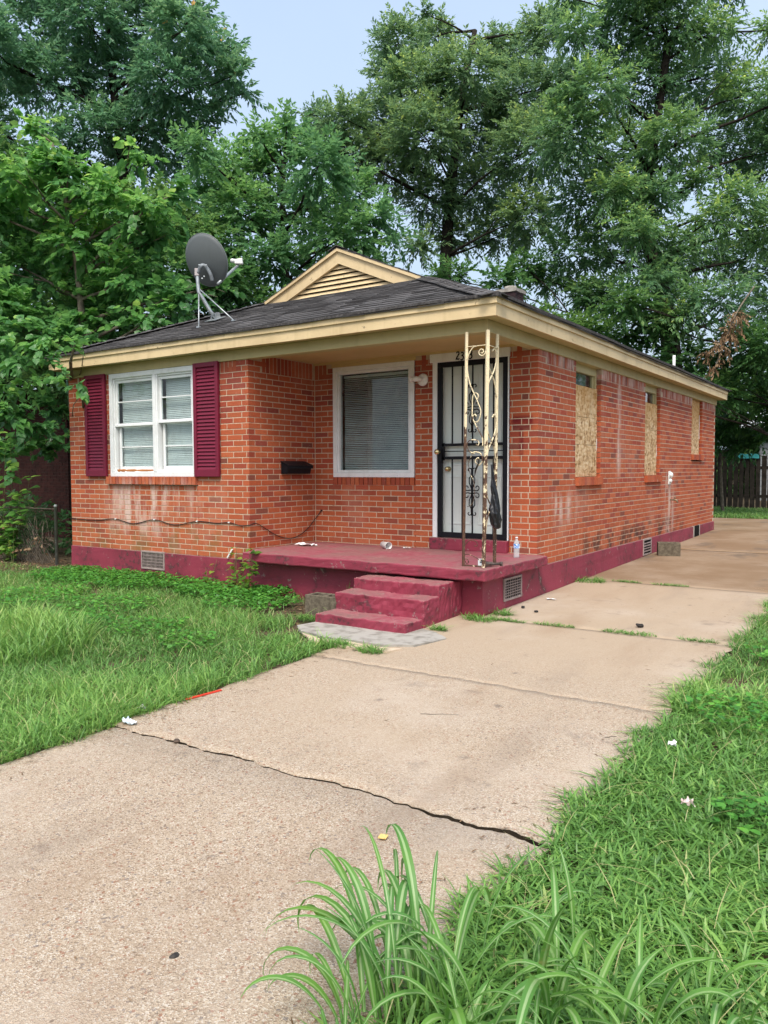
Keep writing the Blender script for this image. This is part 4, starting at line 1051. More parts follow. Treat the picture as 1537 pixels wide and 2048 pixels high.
for q, a in ((Vector((-4.499, -.631, 2.936)), el+Vector((0, 0, -.02))), (Vector((-3.969, -.521, 2.98)), el+Vector((.03, 0, .02)))):
    MB().tube([tuple(a), tuple(q)], .009, 8).build('brace', GALV, dish, smooth=True)
    MB().box(q.x-.025, q.x+.025, q.y-.02, q.y+.02, q.z-.012, q.z+.008).build('brace_foot', GALV, dish)
ctr = Vector((-4.75, -.262, 3.915))
Rt, Up, Fw = Vector((.828, .56, 0)), Vector((-.027, .045, .999)), Vector((-.56, .827, -.053))
nrm = (Rt*.44+Up*.42+Fw*.79).normalized()          # boresight, away from the street
ua = (Up*.80-Rt*.60); ua = (ua-nrm*ua.dot(nrm)).normalized(); ub = nrm.cross(ua)
b = MB(); NR, NA = 8, 40
ra, rb = .355, .345
for sgn, offn in ((1, 0), (-1, -.006)):
    for i in range(NR+1):
        t = i/NR
        for k in range(NA):
            a = 2*math.pi*k/NA; p = ctr+(ua*math.cos(a)*ra+ub*math.sin(a)*rb)*t+nrm*(.075*(t*t-1)+offn+.03)
            b.v.append(tuple(p))
m = (NR+1)*NA
for q in (0, 1):
    for i in range(NR):
        for k in range(NA): b.f.append(tuple(q*m+z for z in (i*NA+k, i*NA+(k+1) % NA, (i+1)*NA+(k+1) % NA, (i+1)*NA+k)))
for k in range(NA): b.f.append((NR*NA+k, NR*NA+(k+1) % NA, m+NR*NA+(k+1) % NA, m+NR*NA+k))
b.build('reflector', DISHGREY, dish, smooth=True)
MB().tube([tuple(ctr+(ua*math.cos(2*math.pi*k/NA)*ra+ub*math.sin(2*math.pi*k/NA)*rb)+nrm*.028) for k in range(NA+1)], .006, 6).build('rim', simple('dish_rim', (.20, .22, .23, 1), (.15, .17, .17, 1), 9, .5), dish, smooth=True)
b = MB(); b.obox(top_+Vector((0, 0, .02)), Rt*.030, Up*.05, Fw*.03); b.build('clamp', simple('mount_paint', (.40, .36, .36, 1), (.30, .28, .28, 1), 15, .5), dish, bevel=.005)
b = MB(); b.tube([tuple(p) for p in catm([tuple(top_+Vector((.02, 0, .01))), (-4.717, -.368, 3.814), (-4.681, -.32, 3.812), (-4.643, -.276, 3.716), (-4.64, -.243, 3.628)], 5)], [.03]*21, 8, True, .8); b.build('mount_arm', simple('mount_steel', (.22, .25, .27, 1), (.12, .13, .14, 1), 12, .5, .4), dish, smooth=True)
for q in ((-4.724, -.397, 3.822), (-4.646, -.344, 3.822), (-4.664, -.366, 3.667), (-4.686, -.382, 3.64)):
    MB().lathe([(.010, 0), (.010, .012)], q, tuple(-Fw), 8).build('bolt', GALV, dish)
lnb = Vector((-4.638, .266, 4.006)); am = Vector((-4.6, -.182, 3.594))
MB().tube([tuple(am), (-4.622, -.007, 3.733), tuple(lnb+Vector((-.02, 0, -.06)))], .021, 8).build('feed_arm', GALV, dish, smooth=True)
b = MB(); b.obox(lnb+Vector((0, 0, -.005)), Rt*.055+Up*.01, Up*.035, Fw*.03); b.obox(lnb+Rt*.02-Up*.028, Rt*.04, Up*.02, Fw*.03); b.build('feed_horn', WHITEPLASTIC, dish, bevel=.012)
MB().lathe([(.026, 0), (.030, .05), (.022, .07)], lnb-Rt*.045, tuple(-Rt+Up*.1), 12).build('horn_cover', WHITEPLASTIC, dish, smooth=True)
# ------------------------------------------------------------------ litter
def mini(name, label, cat, loc, builder, mat, smooth=True, group=None):
    t = thing(name, loc, label, cat, group); b = MB(); builder(b); return b.build(name+'_body', mat, t, smooth=smooth), t
bt = thing('water_bottle', (-.075, -.36, .129), 'clear plastic water bottle with blue label on the porch slab', 'bottle')
def clear(name, col, rough=.08):
    m = Mat(name, rough, .5); t = m.n('BsdfTransparent'); t.inputs[0].default_value = col; x = m.n('MixShader'); x.inputs[0].default_value = .38
    m.b.inputs['Base Color'].default_value = (.75, .78, .78, 1); m.nt.links.new(t.outputs[0], x.inputs[1]); m.nt.links.new(m.b.outputs[0], x.inputs[2]); m.nt.links.new(x.outputs[0], m.out.inputs[0]); return m.m
PET = clear('clear_plastic', (.9, .93, .94, 1))
MB().lathe([(.028, 0), (.032, .006), (.030, .03), (.032, .05), (.030, .07), (.032, .09), (.032, .135), (.029, .16), (.014, .185), (.0125, .20)], (-.075, -.36, .1285), n=18).build('bottle_body', PET, bt, smooth=True)
MB().lathe([(.0332, .10), (.0332, .145)], (-.075, -.36, .1285), n=18, caps=False).build('bottle_label', simple('label_print', (.08, .25, .62, 1), (.75, .82, .9, 1), 60, .4, .4, 0, .48, .56), bt, smooth=True)
MB().lathe([(.015, .20), (.015, .216), (.004, .218)], (-.075, -.36, .1285), n=14).build('bottle_cap', WHITEPLASTIC, bt, smooth=True)
cp_ = thing('foam_cup', (-1.76, -.31, .13), 'white foam cup lying on its side on the maroon porch', 'cup')
axc = Vector((.88, -.42, -.06)).normalized(); c0 = Vector((-1.83, -.275, .129+.045))
MB().lathe([(.001, 0), (.032, 0), (.045, .14), (.047, .145), (.043, .145), (.030, .006)], c0, tuple(axc), 20, caps=False).build('cup_wall', WHITEPLASTIC, cp_, smooth=True)
def sheet(name, label, cat, loc, size, mat, seed, hgt=.03, group=None):
    t = thing(name, loc, label, cat, group); b = MB(); n = 9
    for j in range(n):
        for i in range(n):
            x, y = (i/(n-1)-.5), (j/(n-1)-.5); q = mnoise.noise_vector(Vector((x*4, y*4, seed)))
            b.v.append((loc[0]+x*size[0]*(1+q.x*.4)+q.y*.01, loc[1]+y*size[1]*(1+q.y*.4), loc[2]+.006+hgt*max(0, q.z+.35)))
    for j in range(n-1):
        for i in range(n-1): k = j*n+i; b.f.append((k, k+1, k+n+1, k+n))
    b.build(name+'_sheet', mat, t, smooth=False)
PAPER = simple('white_paper', (.80, .80, .80, 1), (.70, .71, .73, 1), 25, .8)
sheet('crumpled_paper', 'crumpled white paper at the left corner of the porch', 'paper', (-2.80, -.50, .128), (.26, .14), PAPER, 1)
sheet('flat_lid', 'flat translucent plastic lid on the porch beside the foam cup', 'lid', (-1.55, -.17, .128), (.10, .05), WHITEPLASTIC, 4, .012)
sheet('plastic_scrap', 'pale plastic scrap at the left edge of the driveway by the red strip', 'scrap', (-.47, -4.86, gz(-4.86)+.025), (.07, .03), PAPER, 7)
sheet('plastic_wrapper', 'bluish clear wrapper at the driveway edge where the long crack starts', 'wrapper', (-.31, -5.08, gz(-5)+.025), (.09, .05), simple('bluish_film', (.55, .68, .75, 1), (.75, .78, .8, 1), 30, .3), 9)
sheet('white_scrap', 'small white scrap in the grass right of the driveway, farther one', 'scrap', (2.42, -4.05, gz(-4)+.11), (.035, .04), PAPER, 12, .03)
sheet('pink_scrap', 'small pinkish scrap in the grass right of the driveway, nearer one', 'scrap', (2.63, -4.65, gz(-4.6)+.10), (.045, .035), simple('pinkish_paper', (.70, .55, .52, 1), (.6, .48, .45, 1), 30), 15, .03)
sheet('white_scrap', 'white scrap on the driveway below the porch side vent', 'scrap', (.23, -.15, gz(0)+.024), (.10, .05), PAPER, 18, .01)
b, _ = mini('white_bone_stick', 'white plastic piece leaning on the brick ledge behind the weeds', 'scrap', (-3.35, -D_-.03, .05), lambda b: b.beam((-3.40, -D_-.03, .01), (-3.33, -D_-.02, .115), .022, .016), WHITEPLASTIC, False)
mini('red_strip', 'narrow red plastic strip at the left edge of the driveway', 'strip', (-.36, -4.46, gz(-4.46)+.02), lambda b: b.beam((-.375, -4.60, gz(-4.5)+.032), (-.345, -4.33, gz(-4.4)+.030), .022, .006), simple('red_plastic', (.72, .06, .03, 1), (.6, .05, .03, 1), 10, .5), False)
def rock(name, label, loc, r_, mat, seed):
    t = thing(name, loc, label, 'debris'); b = MB(); n = 8
    prof = [(.2, -.5), (.8, -.35), (1, 0), (.75, .35), (.25, .5)]
    b.lathe([(p*r_, h*r_*1.2) for p, h in prof], (loc[0], loc[1], loc[2]+r_*.5), n=n)
    for i, p in enumerate(b.v):
        q = mnoise.noise_vector(Vector(p)*25+Vector((seed, 0, 0))); b.v[i] = tuple(Vector(p)+q*r_*.5)
    b.build(name+'_body', mat, t)
CHAR = simple('charred', (.02, .018, .018, 1), (.05, .045, .04, 1), 40, .8)
rock('dark_lump', 'dark lump on the driveway just beyond the grassy joint', (1.40, -1.02, gz(-1)+.022), .032, CHAR, 1)
rock('tar_spot', 'black tar spot on the near driveway at lower left', (1.54, -6.36, gz(-6.4)+.006), .019, CHAR, 2)
rock('dark_chip', 'dark chip beside the porch vent, nearer to the wall', (.16, -.72, gz(-.7)+.022), .022, CHAR, 3)
rock('dark_chip', 'dark chip on the driveway below the porch vent, farther from the wall', (.36, -.86, gz(-.8)+.022), .020, CHAR, 4)
rock('brown_pebble', 'brown pebble in the start of the long driveway crack', (.14, -5.13, gz(-5)+.022), .020, simple('brown_stone', (.1, .07, .05, 1), (.06, .045, .035, 1), 30), 5)
rock('white_pebble', 'white pebble on the near driveway left of the tall grass', (1.84, -6.33, gz(-6.3)+.016), .010, PALECON, 6)
t = thing('wood_chip', (1.89, -6.52, gz(-6.5)), 'dark wood chip on the concrete near the bottom edge', 'chip'); MB().beam((1.880, -6.55, gz(-6.5)+.031), (1.898, -6.50, gz(-6.5)+.029), .010, .008).build('chip_body', CHAR, t)
t = thing('yellow_tag', (1.66, -5.41, gz(-5.4)), 'small yellow square tag on the driveway behind the tall grass', 'tag'); MB().obox((1.66, -5.41, gz(-5.4)+.030), (.016, .004, 0), (-.004, .016, 0), (0, 0, .002)).build('tag_body', simple('yellow_plastic', (.70, .5, .18, 1), (.6, .42, .15, 1), 60, .6), t)
TW = random.Random(9)
for k, (x, y, a, l, w) in enumerate(((1.0, -4.05, .5, .22, 'faint twig lying on the middle of the driveway'), (2.10, -3.95, 1.1, .10, 'short dark twig near the right grass edge'), (2.03, -3.86, .8, .06, 'tiny dark twig just left of the right grass edge'), (2.17, -4.5, .2, .08, 'curled twig where the right lawn meets the concrete'))):
    t = thing('twig', (x, y, gz(y)), w, 'twig'); q = [(x+math.cos(a)*l*s+.01*math.sin(s*7), y+math.sin(a)*l*s, gz(y)+.028) for s in (0, .3, .6, 1)]
    MB().tube(q, .0017, 5).build('twig_body', PALEBARK, t)
# oil stains
# ------------------------------------------------------------------ background: neighbours and fences
nb = thing('neighbour_house', (-14.6, 4, -.3), 'dark shaded brick neighbour house behind the chain link fence at left', 'house')
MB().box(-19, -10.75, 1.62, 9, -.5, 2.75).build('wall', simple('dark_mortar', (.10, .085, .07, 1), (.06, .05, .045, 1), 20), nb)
b = MB()
for i in range(45):
    z0 = -.3+i*.0667; s = -19-(i % 2)*.106
    while s < -10.75:
        b.box(max(s, -19), min(s+.203, -10.74), 1.605, 1.64, z0, z0+.058); s += .2127
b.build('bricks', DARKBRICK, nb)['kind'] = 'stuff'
b = MB(); b.extrude([(-19.4, 1.1, 2.76), (-10.3, 1.1, 2.76), (-10.3, 5.2, 4.6), (-19.4, 5.2, 4.6)], (0, 0, .06)); b.build('roof', DECK, nb)
cl = thing('chain_link_fence', (-9, -1.0, gz(-1)), 'rusty chain link fence with grey post left of the brick house', 'fence')
GP = simple('grey_pipe', (.34, .38, .36, 1), (.22, .25, .24, 1), 10, .5, .4, .4)
for x in (-7.21, -10.2, -13.2): MB().lathe([(.024, 0), (.024, .90), (.028, .90), (.028, .92), (.016, .94)], (x, -1.0, gz(-1)-.03), n=10).build('post', GP, cl, smooth=True)
MB().tube([(-7.21, -1.0, gz(-1)+.84), (-13.2, -1.0, gz(-1)+.82)], .010, 6).build('top_rail', simple('rusty_rail', (.12, .09, .07, 1), (.07, .05, .04, 1), 12, .7), cl)
b = MB(); s = .06; n = int(6/s)
for sg in (-1, 1):
    for i in range(-14, n):
        xa = -13.2+i*s; z0, z1 = .02, .82; xb = xa+sg*(z1-z0)
        p, q = [xa, z0], [xb, z1]
        def cl_(p, q):
            (ax, az), (bx, bz) = p, q
            lo, hi = -13.2, -7.23
            t0, t1 = 0, 1
            if bx != ax:
                ta, tb = (lo-ax)/(bx-ax), (hi-ax)/(bx-ax)
                if ta > tb: ta, tb = tb, ta
                t0, t1 = max(t0, ta), min(t1, tb)
            return None if t0 >= t1 else ((ax+(bx-ax)*t0, az+(bz-az)*t0), (ax+(bx-ax)*t1, az+(bz-az)*t1))
        r_ = cl_(p, q)
        if r_ and (r_[1][1]-r_[0][1]) > .05:
            (x0, za), (x1, zb) = r_; b.tube([(x0, -1.0+.003*sg, gz(-1)+za), (x1, -1.0+.003*sg, gz(-1)+zb)], .0022, 4, False)
b.build('wire_mesh', simple('old_wire', (.20, .18, .155, 1), (.11, .085, .065, 1), 8, .6, .4, .3), cl)
wf = thing('board_fence', (0, 17.6, gz(17)), 'dark weathered board fence across the back yard at right', 'fence')
pk = random.Random(3); me = MB().box(-.065, .065, -.012, .012, 0, 1.62).mesh('fence_board'); me.materials.append(FENCEWOOD)
for i in range(34): place('fence_board', me, wf, (-4.2+i*.155+pk.uniform(-.01, .01), 17.6+pk.uniform(-.01, .01), gz(17)+pk.uniform(-.02, .06)), (0, pk.uniform(-.01, .01), 0), (pk.uniform(.85, 1.05), 1, pk.uniform(.94, 1.04)))
for z in (.35, 1.2): MB().box(-4.3, 1.1, 17.615, 17.65, gz(17)+z, gz(17)+z+.09).build('rail', FENCEWOOD, wf)
rh = thing('far_house', (3, 27, 0), 'pale sided house with light grey roof beyond the back fence', 'house')
SID = simple('pale_siding', (.30, .32, .34, 1), (.24, .26, .28, 1), 5, .7)
MB().box(-1.6, 9, 25.2, 33, -.3, 2.65).build('wall', SID, rh)
for i in range(12): MB().obox((3.7, 25.185, .1+i*.21), (5.3, 0, 0), (0, .012, 0), (0, .008, .104)).build('siding_board', SID, rh)
b = MB(); b.extrude([(-2.3, 24.6, 2.62), (9.5, 24.6, 2.62), (6.8, 29, 4.9), (.5, 29, 4.9)], (0, 0, .08)); b.add([(-2.3, 24.6, 2.65), (.5, 29, 4.95), (-2.3, 33, 2.65)], [(0, 1, 2)]); b.build('roof', simple('pale_roof', (.52, .55, .58, 1), (.44, .46, .48, 1), 3, .6), rh)
MB().box(.5, 1.3, 25.13, 25.18, .9, 2.1).build('window', DARK, rh)
tp = thing('blue_tarp', (-.6, 17.45, 1.4), 'small teal tarp hung over the back fence', 'tarp')
b = MB(); n = 8
for j in range(4):
    for i in range(n): b.v.append((-1.05+i*.085, 17.52+.02*math.sin(i*2+j), gz(17)+1.66-.045*j+.01*math.sin(i*1.7)))
for j in range(3):
    for i in range(n-1): k = j*n+i; b.f.append((k, k+1, k+n+1, k+n))
b.build('cloth', simple('teal_tarp', (.06, .34, .36, 1), (.04, .25, .28, 1), 9, .5), tp, smooth=True)
# ------------------------------------------------------------------ vegetation helpers
LEAF2 = (np.array([(0, 0, 0), (.45, .5, .10), (1, 0, -.04), (.45, -.5, .10)]), np.array([(0, 2, 1), (0, 3, 2)]))          # folded lance leaf along +x
LEAF6 = (np.array([(0, 0, 0), (.16, .46, .05), (.52, .44, .10), (1, 0, -.14), (.52, -.44, .10), (.16, -.46, .05), (.45, 0, 0)]),
         np.array([(0, 6, 1), (1, 6, 2), (2, 6, 3), (3, 6, 4), (4, 6, 5), (5, 6, 0)]))                                      # broad heart leaf
def frame_from(d, up, twist):
    """(n,3) directions -> (n,3,3) column frames with x along d and z near up"""
    d = d/np.linalg.norm(d, axis=1, keepdims=True)
    s = np.cross(up, d); ln = np.linalg.norm(s, axis=1, keepdims=True); s = np.where(ln < 1e-3, np.array([[1., 0, 0]]), s/np.maximum(ln, 1e-6))
    z = np.cross(d, s); c, q = np.cos(twist)[:, None], np.sin(twist)[:, None]
    s2 = s*c+z*q; z2 = z*c-s*q
    return np.stack([d, s2, z2], 2)
def leaf_cloud(r, blobs, density, spray_len, n_leaf, leaf_len, leaf_w, droop, upness=.35, shell=.55, spread=.9):
    """leaves on short shoots through blobs: returns P (n,3), F (n,3,3) scaled frames, v (n)"""
    O, Dr, tone = [], [], []
    for (x, y, z, rad) in blobs:
        n = max(3, int(density*rad*rad))
        u = r.normal(size=(n, 3)); u /= np.linalg.norm(u, axis=1, keepdims=True)
        rr_ = rad*(shell+(1-shell)*r.random(n)**.7)*r.uniform(.75, 1.08, n)
        p = u*rr_[:, None]*np.array([1, 1, .82])+np.array([x, y, z])
        d = u*spread+r.normal(size=(n, 3))*.45+np.array([0, 0, upness])
        O.append(p-u*spray_len*.4); Dr.append(d); tone.append(np.full(n, r.uniform(-.14, .14))+.16*u[:, 2])  # highlight put into the tone: upper leaves of each blob come out lighter
    O = np.concatenate(O); Dr = np.concatenate(Dr); tone = np.concatenate(tone)
    n = len(O); F = frame_from(Dr, np.tile([0, 0, 1.], (n, 1)), r.uniform(-.6, .6, n))
    k = n_leaf; t = (np.arange(k)+.6)/k
    SL = spray_len*r.uniform(.6, 1.25, n)
    loc = O[:, None, :]+F[:, None, :, 0]*(t[None, :, None]*SL[:, None, None])
    loc[..., 2] -= droop*.5*(t[None, :]**2)*SL[:, None]
    side = np.where(np.arange(k) % 2 == 0, 1., -1.)[None, :, None]
    ld = F[:, None, :, 0]*(.55+.4*t[None, :, None])+F[:, None, :, 1]*side*(.95-.55*t[None, :, None])+r.normal(size=(n, k, 3))*.22
    ld[..., 2] -= droop*r.uniform(.4, 1.3, (n, k))
    P = loc.reshape(-1, 3); ld = ld.reshape(-1, 3)
    G = frame_from(ld, np.tile([0, 0, 1.], (len(P), 1))+r.normal(size=(len(P), 3))*.35, r.uniform(-.5, .5, len(P)))
    sz = r.uniform(.65, 1.2, len(P))*(np.tile(1-.35*(t-.5)**2*2, n))
    G = G*np.stack([leaf_len*sz, leaf_w*sz, leaf_len*.6*sz], 1)[:, None, :]
    young = np.tile(t, n)*.22
    v = np.clip(.43+np.repeat(tone, k)+young*.6+r.normal(size=len(P))*.13, 0, 1)
    return P, G, v
def bake(leaf, P, G, v):
    V0, T0 = leaf; n = len(P)
    V = P[:, None, :]+np.einsum('nij,kj->nki', G, V0)
    T = T0[None]+(np.arange(n)*len(V0))[:, None, None]
    return V.reshape(-1, 3), T.reshape(-1, 3), np.repeat(v, len(V0))
def crown_obj(name, leaf, P, G, v, mat, parent, stuff=False):
    V, T, a = bake(leaf, P, G, v); V = V-np.array(ORG[parent.name])
    o = bpy.data.objects.new(name, tri_mesh(name, V, T, mat, a)); link(o, parent, ORG[parent.name])
    if stuff: o['kind'] = 'stuff'
    return o
def limb(b, a, c, r0, r1, r, wob=.12, n=7, sides=7):
    a, c = Vector(a), Vector(c); d = c-a; pts = []; L_ = d.length
    mid = a.lerp(c, .5)+Vector((r.uniform(-1, 1), r.uniform(-1, 1), r.uniform(-.2, .6)))*L_*wob
    for i in range(n+1):
        t = i/n; p = a*(1-t)**2+mid*2*t*(1-t)+c*t*t
        p += mnoise.noise_vector(p*1.3)*L_*.02*(1 if 0 < i < n else 0); pts.append(tuple(p))
    b.tube(pts, [r0+(r1-r0)*(i/n)**.8 for i in range(n+1)], sides, True); return pts
def wood(parent, trunk, blobs, r0, mat, seed, twigs=3, nm='trunk', stems=None):
    """trunk polyline, then a limb from the nearest lower trunk point into each blob, twigs inside"""
    r = random.Random(seed); b = MB(); n = len(trunk)
    rad = [r0*(1-.72*i/(n-1)) for i in range(n)]
    tr = catm([tuple(p) for p in trunk], 4); rr_ = [r0*(1-.72*i/(len(tr)-1)) for i in range(len(tr))]
    b.tube(tr, rr_, 10)
    for (x, y, z, q) in blobs:
        c = Vector((x, y, z)); best = None
        for i, p in enumerate(tr):
            p = Vector(p)
            if p.z > c.z-.25*(c-p).length and i > 0: continue
            d_ = (c-p).length+(0 if p.z > trunk[0][2]+1 else 2)
            if best is None or d_ < best[0]: best = (d_, p, rr_[i])
        if best is None: best = (0, Vector(tr[-1]), rr_[-1])
        L_ = (c-best[1]).length
        pts = limb(b, best[1], c, min(best[2]*.7, .02+.014*L_), .012, r)
        for k in range(twigs):
            s = Vector(pts[r.randint(3, len(pts)-1)]); e = c+Vector((r.gauss(0, 1), r.gauss(0, 1), r.gauss(.3, .8))).normalized()*q*r.uniform(.7, 1.05)
            limb(b, s, e, .012+.008*q, .004, r, .15, 4, 5)
    return b.build(nm, mat, parent, smooth=True)
RG = np.random.default_rng(21)
# ------------------------------------------------------------------ trees
BL_FAR = [(-18.0,5.6,13.7,1.29),(-15.4,5.6,13.1,1.14),(-15.4,7.4,13.7,1.22),(-12.2,6.1,12.1,0.94),(-12.8,7.7,12.2,0.82),(-11.8,7.4,11.4,0.55),(-12.5,8.6,11.6,0.39),(-12.7,6.0,10.9,1.08),(-15.8,6.7,12.1,1.27),(-16.3,5.1,11.6,1.08),(-18.3,5.1,12.3,0.85),(-13.8,6.4,10.2,0.93),(-14.8,5.5,10.1,0.93),(-13.5,7.8,10.9,0.7),(-13.5,8.6,11.6,0.5),(-15.5,4.8,9.6,0.79),(-14.5,7.8,10.1,0.86),(-15.6,6.9,9.8,0.86),(-16.9,3.2,12.0,1.4),(-16.5,5.3,14.7,1.36),(-14.5,7.1,14.9,1.24),(-13.9,8.4,14.1,0.5),(-12.8,8.0,12.7,0.48),(-15.4,3.9,8.4,0.76),(-17.8,3.8,10.2,1.21)]
BL_MUL = [(-9.1,0.0,6.8,0.32),(-8.6,0.3,6.0,0.59),(-9.9,0.4,5.7,0.81),(-7.8,0.5,5.6,0.54),(-7.1,0.6,5.2,0.49),(-7.3,1.2,5.0,0.46),(-8.5,0.6,5.0,0.77),(-9.8,0.3,4.6,0.8),(-7.7,0.9,4.3,0.68),(-6.7,1.0,3.8,0.45),(-9.1,0.8,4.1,0.8),(-9.2,-0.3,3.5,0.67),(-6.8,1.8,4.2,0.35),(-8.8,0.1,6.2,0.42),(-8.9,-0.5,5.8,0.49),(-10.3,-0.5,5.6,0.86),(-8.5,0.8,3.6,0.61),(-9.3,-1.0,3.8,0.81),(-7.6,0.9,6.3,0.29),(-7.0,1.1,5.6,0.25),(-8.1,-0.3,3.1,0.56),(-7.0,0.6,3.5,0.36)]
BL_MID = [(-10.5,6.7,8.5,0.93),(-9.7,6.9,8.9,0.73),(-8.6,5.9,8.8,0.29),(-10.7,5.7,8.1,0.72),(-7.3,5.4,7.5,0.8),(-8.3,7.9,7.8,0.86),(-9.7,5.5,7.0,0.92),(-9.3,6.8,7.2,1.09),(-7.3,6.2,6.2,0.88),(-6.8,6.9,6.7,0.51),(-8.7,5.4,5.8,0.78),(-9.0,7.5,5.9,0.74),(-7.0,6.9,5.7,0.51),(-9.7,5.3,5.4,0.69),(-11.5,5.9,7.4,0.87),(-9.4,7.2,9.3,0.37),(-9.1,5.5,8.6,0.34),(-9.8,4.6,6.0,0.67),(-7.2,8.2,6.7,0.36),(-9.6,4.1,7.9,0.43)]
BL_RA = [(-10.4,13.3,14.4,0.94),(-11.8,14.8,14.6,0.76),(-10.6,15.9,15.8,0.77),(-9.6,13.1,12.8,1.22),(-8.1,13.3,12.9,1.12),(-8.7,16.5,15.1,0.75),(-11.4,13.7,12.5,1.06),(-11.4,11.8,11.8,0.84),(-12.7,12.2,12.3,0.56),(-9.0,12.5,11.0,1.34),(-9.0,15.7,12.4,1.48),(-7.4,15.9,12.9,1.44),(-7.8,16.6,14.7,0.99),(-6.4,14.3,10.6,1.42),(-8.7,15.5,10.2,1.31),(-9.4,13.6,9.5,1.02),(-10.8,13.4,10.8,1.12),(-11.3,12.3,10.8,0.93),(-7.0,16.9,15.4,0.81),(-9.1,14.7,8.5,0.81),(-8.0,15.7,8.7,0.98),(-9.0,12.3,7.7,0.52),(-11.9,11.3,11.0,0.69),(-6.3,14.2,8.6,1.04),(-9.7,13.8,15.3,0.28),(-6.3,16.5,13.3,0.95)]
BL_RB = [(-3.8,11.0,11.7,0.61),(-3.8,14.5,13.3,1.05),(-2.5,14.2,13.0,1.2),(-1.4,15.0,12.8,0.74),(-0.7,16.0,11.3,1.1),(-2.2,17.1,12.6,1.26),(-3.1,14.4,11.6,1.16),(-3.3,11.1,10.2,0.97),(-3.9,11.0,9.3,1.04),(-3.7,14.4,10.0,1.19),(-2.0,13.3,9.4,1.09),(-1.2,16.5,10.1,1.14),(0.1,15.9,9.6,1.07),(-3.8,12.3,8.1,1.11),(-3.2,15.0,8.7,0.85),(-0.4,13.4,7.7,0.81),(0.3,14.5,7.3,1.02),(-1.5,13.4,8.3,0.51),(-4.2,12.2,6.8,0.98),(-3.9,15.5,7.4,0.96),(-1.9,16.2,7.4,0.94),(-0.8,17.0,7.1,1.08),(-2.4,14.7,6.3,0.9),(-0.5,12.2,5.1,0.71),(-3.4,11.9,5.4,0.76),(-4.9,12.2,6.1,0.67),(-0.3,17.7,5.7,1.03),(-2.8,13.3,13.9,1.3),(-1.3,15.5,14.6,1.09),(-0.4,17.9,13.8,0.58),(0.6,15.3,10.6,1.03),(-5.1,14.1,14.4,0.57)]
BL_UN = [(-4.4,10.4,4.6,0.68),(-3.6,10.7,4.3,0.73),(-2.9,11.5,4.3,0.74),(-2.0,11.6,4.5,0.67),(-2.2,10.1,4.8,0.57),(-3.7,12.0,5.5,0.58),(-1.6,13.6,3.9,0.65),(-0.4,13.9,4.1,0.89),(0.6,12.9,3.9,0.95),(-0.7,12.9,2.9,0.62),(0.2,14.0,2.9,0.57),(-4.5,8.4,5.3,0.51),(-6.5,9.7,5.9,0.57),(-1.3,10.5,2.7,0.45),(-5.1,11.3,6.2,0.52)]
def tree(name, label, base, trunk, blobs, r0, wood_mat, leaf, lmat, seed, density, **k):
    t = thing(name, base, label, 'tree', None)
    wood(t, trunk, blobs, r0, wood_mat, seed)
    P, G, v = leaf_cloud(RG, blobs, density, **k)
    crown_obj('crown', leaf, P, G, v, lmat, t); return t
tree('ash_tree', 'tall blue green tree behind the neighbour house at upper left', (-14.2, 6.2, -.2), [(-14.2, 6.2, -.3), (-14.1, 6.1, 3.5), (-14.4, 6.2, 6.5), (-14.9, 6.3, 9.5), (-15.4, 6.4, 12.2), (-15.6, 6.5, 14)], BL_FAR, .24, BARK, LEAF2, L_FAR, 1, 150, spray_len=.62, n_leaf=13, leaf_len=.20, leaf_w=.085, droop=.55)
BL_BACK = [(-13.4,1.9,7.5,0.98),(-11.7,1.8,6.6,0.93),(-11.2,2.7,6.6,0.85),(-10.5,3.6,6.6,0.87),(-9.7,4.0,6.1,0.75),(-13.2,2.0,5.9,1.1),(-12.1,2.6,5.6,1.09),(-11.1,3.4,5.7,0.99),(-9.1,3.0,5.0,0.8),(-8.8,4.0,5.0,0.73),(-12.3,1.6,4.2,1.05),(-10.7,1.9,4.2,0.91),(-9.6,2.5,4.3,0.8),(-9.6,4.1,4.5,0.65),(-14.0,1.6,6.5,1.1),(-8.7,4.7,4.7,0.65),(-11.9,1.3,3.1,0.83),(-13.3,1.3,3.4,0.97),(-10.2,1.2,2.9,.8),(-9.2,2.2,3.2,.8)]
tree('hackberry_tree', 'dark dense tree behind the broad leaved one at left', (-9.9, 2.6, -.3), [(-9.9, 2.6, -.4), (-9.9, 2.6, 1.6), (-10.1, 2.7, 3.2), (-10.6, 2.6, 5), (-11, 2.6, 6.6)], BL_BACK, .13, BARK, LEAF2, L_UN, 9, 200, spray_len=.58, n_leaf=13, leaf_len=.17, leaf_w=.09, droop=.5)
tree('elm_tree', 'mid green leafy tree rising behind the left half of the roof', (-8.8, 6.6, -.2), [(-8.8, 6.6, -.3), (-8.7, 6.5, 2.5), (-8.9, 6.4, 4.5), (-9.2, 6.4, 6.5), (-9.3, 6.6, 8.4)], BL_MID, .16, BARK, LEAF2, L_MID, 2, 190, spray_len=.60, n_leaf=13, leaf_len=.17, leaf_w=.085, droop=.5)
tree('oak_tree', 'tall dense tree with rounded top right of the open sky', (-9.0, 14, 0), [(-9.0, 14, -.3), (-8.9, 14.1, 4), (-9.1, 14, 7), (-9.0, 14.2, 10), (-8.8, 14.6, 13), (-8.6, 15, 15)], BL_RA, .28, BARK, LEAF2, L_RA, 3, 215, spray_len=.62, n_leaf=15, leaf_len=.165, leaf_w=.07, droop=.45)
